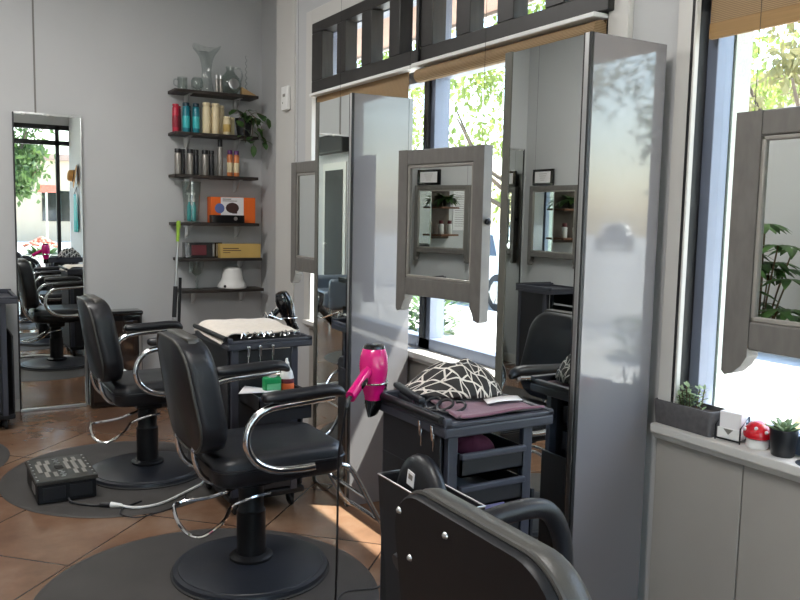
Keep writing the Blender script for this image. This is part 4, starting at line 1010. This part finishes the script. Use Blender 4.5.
b = MB(); b.bx(XL+.001, XL+.03, .22, .98, 0, 2.2); b2 = struct(b.build('door_1', 'rubber'))
b = MB(); b.lathe([(0, .05), (.02, .045), (.026, .03), (.012, .01), (.012, 0)], (XL+.03, .30, 1.0), 16, (1, 0, 0)); b.build('door_handle', 'steel', b2)
b = MB(); b.bx(XL+.001, XL+.022, .10, .22, 0, 2.32, .003); b.bx(XL+.001, XL+.022, .98, 1.10, 0, 2.32, .003); b.bx(XL+.001, XL+.022, .22, .98, 2.2, 2.32, .003); struct(b.build('trim_11', 'trim'))
trolley((-1.17, 5.62, 0), .43, .40, .90, 'black trolley by the opposite wall, seen only in the hanging mirror', [(.66, 0), (.50, 0)], True, -PI/2)
# shelf with jars and a price list on the back wall, reflected in the hanging mirror
t = thing('wall_shelf', 'open brown shelf unit beside the second tall mirror, seen only in reflections', 'shelf', (-.92, 6.41, 1.3))
for z in (0, .30, .58):
    b = MB(); b.bx(-.15, .15, -.08, .085, z-.02, z, .002); b.build('board', mat('brown_shelf', rgb(116, 78, 56), .5, noise_amt=.15, noise_scale=10, stretch=(1, 8, 8)), t)
b = MB(); b.bx(-.16, .16, .07, .086, -.05, .85, .002); b.build('back_panel', mat('taupe_panel', rgb(92, 82, 74), .6, noise_amt=.1), t)
for i, (x, z) in enumerate(((-.10, .58), (-.03, .58), (.04, .58), (.11, .58), (-.08, 0), (.07, 0))):
    bottle('white_jar', ('first', 'second', 'third', 'fourth', 'lower left', 'lower right')[i]+' white jar on the brown shelf unit, seen only in reflections', -.92+x, 6.40, 1.3+z, .030, .15, 'white', 'maroon', group='jars on the brown shelf unit')
t = thing('trailing_plant', 'bushy small plant on the brown shelf unit, seen only in reflections', 'plant', (-.92, 6.39, 1.3005+.30))
b = MB(); b.lathe([(0, 0), (.04, 0), (.05, .08), (0, .08)], n=20); b.build('pot', 'potblack', t)
b = MB(); rnd = random.Random(4)
for k in range(46):
    a = rnd.uniform(0, 6.28); b.leaf((.03*math.cos(a), .03*math.sin(a), .085), (math.cos(a), math.sin(a)*.8-.2, rnd.uniform(-.2, 1)), rnd.uniform(.09, .17), .05, droop=.5)
b.build('foliage', 'leaf', t, sharp=80)
t = thing('price_list', 'white printed sheet on the back wall beside the brown shelf unit', 'poster', (-.53, YB-.004, 1.60))
b = MB(); b.bx(-.14, .14, -.003, .003, -.26, .26); sh_ = b.build('sheet', 'paper', t)
b = MB()
for k in range(18): b.bx(-.11, .11-.03*((k*7) % 3), -.0036, -.003, .21-.025*k, .216-.025*k)
b.build('printed_lines', 'silverb', sh_)
t = thing('straw_hat', 'straw hat hanging by the storefront, reflected in the tall mirror', 'hat', (2.19, -1.36, 2.02))
b = MB(); b.lathe([(.0, .11), (.05, .108), (.085, .09), (.10, .0), (.19, -.012), (.192, -.006), (.104, .008), (.0, .10)], n=36, axis=(-1, -.1, .15)); b.build('hat_body', 'straw', t)
b = MB(); b.lathe([(.0995, .022), (.1025, .006), (.1035, .007), (.1005, .024)], n=36, axis=(-1, -.1, .15)); b.build('hat_band', 'brown', t)
t = thing('hanging_apron', 'turquoise apron hanging by the storefront, reflected in the tall mirror', 'apron', (2.20, -1.42, 1.45))
b = MB(); b.grid(lambda u, v: (.02*math.sin(u*14)*v, -.11-.05*v+(.22+.10*v)*u, .28-.62*v), 20, 10); b.build('cloth', 'teallight', t, solid=.006)
b = MB(); b.tube(smooth_path([(.0, -.09, .27), (.035, 0, .40), (.0, .10, .27)], 6), .005, 6); b.build('neck_strap', 'black', t)

# ------------------------------------------------------------------ fill lights added on the ceiling, out of view
for y, nm in ((1.2, 'added white fill light panel on the ceiling nearer the storefront'), (4.6, 'added white fill light panel on the ceiling nearer the back wall')):
    t = thing('fill_panel', nm, 'light', (.1, y, CE-.04))
    b = MB(); b.bx(-.62, .62, -.17, .17, 0, .04, .004); b.build('frame', 'white', t)
    b = MB(); b.bx(-.58, .58, -.13, .13, -.006, .0); b.build('diffuser', 'fillglow', t)
    l = bpy.data.lights.new('fill_lamp', 'AREA'); l.shape = 'RECTANGLE'; l.size = 1.16; l.size_y = .26; l.energy = FILL_W; l.color = (1, .98, .95)
    lo = bpy.data.objects.new('fill_lamp', l); COL.objects.link(lo); lo.parent = t; lo.location = (0, 0, -.012)
# ------------------------------------------------------------------ outdoors
b = MB(); b.bx(2.63, 8.4, -16, 45, -.2, -.1); b.bx(-14, 2.63, -16, -2.32, -.2, -.1); struct(b.build('ground_pavement', 'concrete'))
b = MB(); b.bx(8.4, 60, -60, 45, -.25, -.16); b.bx(-20, 8.4, -60, -16, -.25, -.16); struct(b.build('ground_road', 'asphalt'))
# roof overhang with exposed soffit, near-window stretch deepened to keep sun out
b = MB(); b.bx(2.478, 2.99, 1.6, 7, 2.72, 2.92); b.bx(2.478, 3.22, -3.2, 1.6, 2.72, 2.92); b.bx(-2, 3.05, -3.2, -2.33, 2.93, 3.10); struct(b.build('trim_eave', 'soffit'))
b = MB(); b.bx(2.99, 3.015, 1.6, 7, 2.70, 2.94, .003); b.bx(3.22, 3.245, -3.2, 1.6, 2.70, 2.94, .003); struct(b.build('trim_fascia', 'trim'))
b = MB(); b.bx(-1.8, 2.62, -2.33, 6.75, 3.52, 3.62); struct(b.build('roof_slab', 'ceil'))

def tree(loc, h, r, z0, label, m, seed, n=3400, leafsize=.17):
    rnd = random.Random(seed)
    t = thing('street_tree', label, 'tree', loc, 0, 'trees outside the windows')
    b = MB(); b.tube(smooth_path([(0, 0, 0), (.04, .02, z0*.5), (-.03, .05, z0), (.05, 0, z0+(h-z0)*.5)], 5), .13, 10, rfn=lambda q: .12*(1-.6*q))
    for k in range(7):
        a = k*2.4; zz = z0*.85+k*.12
        b.tube(smooth_path([(0, 0, zz), (r*.35*math.cos(a), r*.35*math.sin(a), zz+.5), (r*.7*math.cos(a), r*.7*math.sin(a), zz+.9+.15*k)], 4), .05, 7, rfn=lambda q: .06*(1-.7*q))
    b.build('trunk', 'bark', t)
    vs, fs = [], []
    cl = [(rnd.gauss(0, .42)*r, rnd.gauss(0, .42)*r, rnd.uniform(z0, h), rnd.uniform(.35, .65)*r*.6) for _ in range(26)]
    for k in range(n):
        cx, cy, cz, cr = cl[k % len(cl)]
        p = Vector((cx+rnd.gauss(0, .5)*cr, cy+rnd.gauss(0, .5)*cr, cz+rnd.gauss(0, .45)*cr))
        e = Euler((rnd.uniform(0, 6.28), rnd.uniform(0, 6.28), rnd.uniform(0, 6.28))).to_matrix(); s = leafsize*rnd.uniform(.6, 1.3)
        i0 = len(vs)
        for q in ((-.5, 0, 0), (0, .28, .06), (.6, 0, 0), (0, -.28, .06)): vs.append(p+e @ (Vector(q)*s))
        fs.append((i0, i0+1, i0+2, i0+3))
    me = bpy.data.meshes.new('crown'); me.from_pydata(vs, [], fs); me.materials.append(M[m])
    o = bpy.data.objects.new('crown', me); COL.objects.link(o); o.parent = t
    return t
TR = [((11.3, 14.5, -.1), 7.0, 2.4, 1.9, 'leafy street tree seen through the far window beside the near tower', 'treeleaf', 1),
      ((12.0, 22.5, -.1), 7.2, 2.4, 2.0, 'leafy street tree behind the far mirror tower', 'treeleaf', 2),
      ((16.5, 13.0, -.1), 6.5, 2.2, 1.6, 'street tree set farther back beyond the far window', 'treeleaf', 3),
      ((11.5, 7.2, -.1), 6.6, 2.1, 1.8, 'olive leaved street tree seen through the near window', 'treeleaf2', 4),
      ((13.5, 2.6, -.1), 6.6, 1.9, 2.0, 'olive leaved street tree beyond the photo\'s right edge', 'treeleaf2', 5),
      ((12.0, -5.4, -.1), 7.0, 2.4, 1.9, 'street tree mirrored in the near tower\'s glossy side', 'treeleaf3', 6),
      ((12.0, -11.4, -.1), 7.0, 2.4, 1.9, 'street tree farthest down the street behind the camera', 'treeleaf2', 10),
      ((1.65, -8.2, -.1), 4.2, 1.15, 1.9, 'small dark street tree before the storefront, reflected in the tall mirror', 'treeleaf3', 8),
      ((-2.5, -11.0, -.1), 5.5, 2.0, 1.9, 'street tree before the storefront, behind the camera', 'treeleaf3', 9)]
for (l, h, r, z0, lb, m, sd) in TR: tree(l, h, r, z0, lb, m, sd)

def car(loc, rz, paint, label):
    t = thing('parked_car', label, 'car', loc, rz, 'parked cars outside')
    prof = [(-2.15, .30), (-2.2, .62), (-2.1, .86), (-1.55, .93), (-1.05, 1.36), (-.6, 1.46), (.55, 1.44), (1.0, 1.30), (1.35, .98), (2.0, .88), (2.2, .66), (2.2, .32)]
    b = MB(); secs = []
    for y, k in ((-.86, .0), (-.80, .5), (-.62, 1), (.62, 1), (.80, .5), (.86, 0)):
        secs.append([b.v((x*(.985 if abs(y) > .7 else 1), y if z < .95 else y*(1-.22*(z-.9)/.5), z)) for x, z in prof])
    b.skin(secs); b.build('body', paint, t, sharp=25)
    for s in (-1, 1):
        b = MB(); b.prism([(-1.25, .97), (-.92, 1.33), (-.05, 1.38), (-.05, .97)], lambda u, w, d: (u, d-s*.20*(w-.95)/.5, w), s*.858, s*.868); b.build('side_window', 'carglass', t)
        b = MB(); b.prism([(.02, .97), (.02, 1.38), (.62, 1.36), (.95, 1.24), (1.15, .99)], lambda u, w, d: (u, d-s*.20*(w-.95)/.5, w), s*.858, s*.868); b.build('side_window', 'carglass', t)
        for x in (-1.35, 1.35):
            b = MB(); b.lathe([(0, -.1), (.22, -.1), (.31, -.09), (.33, -.05), (.33, .08), (.30, .10), (0, .10)], (x, s*.80, .33), 28, (0, s, 0)); w_ = b.build('wheel', 'tyre', t)
            b = MB(); b.lathe([(0, .115), (.05, .115), (.06, .105), (.19, .112), (.205, .10), (0, .10)], (x, s*.80, .33), 20, (0, s, 0))
            for q in range(5):
                a = q*2*PI/5; b.box((x+.12*math.cos(a), s*.915, .33+.12*math.sin(a)), (.17, .02, .045), .008, rot=(0, -a, 0))
            b.build('rim', 'steel', w_)
    b = MB(); b.prism([(-.60, 1.0), (.60, 1.0), (.50, 1.36), (-.50, 1.36)], lambda u, w, d: (1.43-(w-.95)*.95+d, u, w), -.01, .02); b.build('windscreen', 'carglass', t)
    return t
car((9.6, 12.8, -.16), PI/2, 'carwhite', 'white car parked outside the far window')
car((9.8, 6.6, -.16), PI/2, 'carwhite', 'white car parked outside the near window')
car((33, -29, -.16), 2.3, 'cargrey', 'grey car mirrored in the near tower\'s glossy side')
car((29, -33, -.16), 2.3, 'carwhite', 'white car parked farthest down the street behind the camera')
car((38, -26, -.16), 2.3, 'carred', 'dark red car parked far off behind the camera')
car((-1.0, -18.2, -.16), 0, 'carwhite', 'white car across the street from the storefront')

def building(loc, dims, label, m, nx, nz, axis):
    t = thing('building', label, 'building', loc)
    L, D, H = dims
    b = MB(); b.bx(-D/2, D/2, -L/2, L/2, 0, H) if axis == 'x' else b.bx(-L/2, L/2, -D/2, D/2, 0, H); b.build('walls', m, t)
    b = MB(); (b.bx(-D/2-.2, D/2+.2, -L/2-.2, L/2+.2, H, H+.3) if axis == 'x' else b.bx(-L/2-.2, L/2+.2, -D/2-.2, D/2+.2, H, H+.3)); b.build('roof', 'soffit', t)
    for i in range(nx):
        for k in range(nz):
            u = -L/2+L*(i+.5)/nx; z = 1.0+3.0*k
            b = MB(); (b.bx(-D/2-.04, -D/2+.02, u-.8, u+.8, z, z+1.5) if axis == 'x' else b.bx(u-.8, u+.8, D/2-.02, D/2+.04, z, z+1.5)); b.build('window', 'carglass', t)
    return t
building((30, 8, -.16), (46, 8, 6.5), 'long tan building across the parking area', 'bldg', 12, 2, 'x')
building((0, -34, -.16), (24, 6, 4), 'tan building across the street from the storefront', 'bldg', 6, 1, 'y')
# things on the pavement before the storefront (seen in the tall mirror)
t = thing('flower_planter', 'round concrete planter with coral flowers before the storefront', 'planter', (2.35, -7.1, -.1))
b = MB(); b.lathe([(0, 0), (.30, 0), (.38, .5), (.42, .55), (.36, .55), (.34, .48), (0, .47)], n=32); b.build('pot', 'concrete', t)
b = MB(); rnd = random.Random(2); fl = MB()
for k in range(160):
    a = rnd.uniform(0, 6.28); b.leaf((.15*math.cos(a), .15*math.sin(a), .48), (math.cos(a), math.sin(a), rnd.uniform(.3, 1.8)), rnd.uniform(.2, .42), .06, droop=.3, n=3)
for k in range(40):
    a = rnd.uniform(0, 6.28); rr = rnd.uniform(0, .36); fl.ell((rr*math.cos(a), rr*math.sin(a), .92-.5*rr), (.05, .05, .035), 8, 5)
b.build('foliage', 'leaf', t, sharp=80); fl.build('flowers', 'pinkflower', t)
t = thing('sidewalk_board', 'white folding board on the pavement before the storefront', 'sign', (1.45, -6.6, -.1), .1)
for s in (-1, 1):
    b = MB(); b.box((0, s*.14, .45), (.55, .02, .92), .004, rot=(s*.16, 0, 0)); b.build('panel', 'white', t)
t = thing('parking_sign', 'small coral sign plate on a pole before the storefront', 'sign', (2.9, -10.6, -.1))
b = MB(); b.cyl((0, 0, 0), (0, 0, 2.3), .03, n=12); b.build('pole', 'steel', t)
b = MB(); b.box((0, .04, 2.1), (.46, .02, .2), .008); b.build('sign_plate', 'pinkflower', t)
t = thing('round_form', 'pale orange rounded tub outside the near window at the photo\'s right edge', 'form', (5.2, 2.95, -.1))  # rounded stand-in added for an unidentified pale orange shape
b = MB(); b.lathe([(0, 0), (.30, 0), (.36, .06), (.38, .4), (.34, .75), (.24, .92), (0, .96)], n=32); b.build('body', mat('pale_orange', rgb(240, 190, 120), .5, noise_amt=.03), t)
b = MB(); b.lathe([(.381, .36), (.386, .37), (.384, .43), (.378, .44)], n=32); b.build('band', 'white', t)
for i, (x, y) in enumerate(((4.5, 9.4), (5.9, 13.0), (7.6, -2.6), (7.9, 1.2))):
    t = thing('low_shrub', ('low green shrub on the pavement beyond the far window', 'second low shrub farther along the pavement', 'low shrub at the pavement edge behind the camera', 'low shrub at the pavement edge beside the near window')[i], 'shrub', (x+1.5 if i < 2 else x-.3, y, -.1), 0, 'low shrubs along the pavement')
    b = MB(); rnd = random.Random(40+i)
    for k in range(260):
        a = rnd.uniform(0, 6.28); rr = rnd.uniform(.0, .4); b.leaf((rr*math.cos(a), rr*math.sin(a), rnd.uniform(0, .45)), (math.cos(a), math.sin(a), rnd.uniform(-.1, 1.2)), .2, .08, n=3)
    b.build('foliage', 'treeleaf3', t, sharp=80)
    b = MB(); b.cyl((0, 0, 0), (0, 0, .4), .03, n=8); b.build('stem', 'bark', t)

# ------------------------------------------------------------------ light and view
w = bpy.data.worlds.new('sky'); sc.world = w; w.use_nodes = True
N = w.node_tree.nodes; L = w.node_tree.links; bg = N['Background']
sky = N.new('ShaderNodeTexSky'); sky.sky_type = 'NISHITA'; sky.sun_disc = False
sky.sun_elevation = math.radians(60); sky.sun_rotation = math.radians(118); sky.air_density = 1.2; sky.dust_density = 1.5
L.new(sky.outputs[0], bg.inputs[0]); bg.inputs[1].default_value = SKY_S
s = bpy.data.lights.new('sun', 'SUN'); s.energy = SUN_E; s.angle = math.radians(.6); s.color = (1, .95, .87)
so = bpy.data.objects.new('sun', s); COL.objects.link(so)
so.rotation_euler = Vector((-1, .75, -2.05)).to_track_quat('-Z', 'Y').to_euler(); so.location = (8, -3, 12)
vs = sc.view_settings
vs.view_transform = 'Standard'; vs.look = 'None'; vs.gamma = 1; vs.use_curve_mapping = False; vs.exposure = EXPO
sc.cycles.max_bounces = 14; sc.cycles.glossy_bounces = 8; sc.cycles.transparent_max_bounces = 24; sc.cycles.diffuse_bounces = 5
sc.cycles.sample_clamp_indirect = 8; sc.cycles.caustics_reflective = False; sc.cycles.caustics_refractive = False
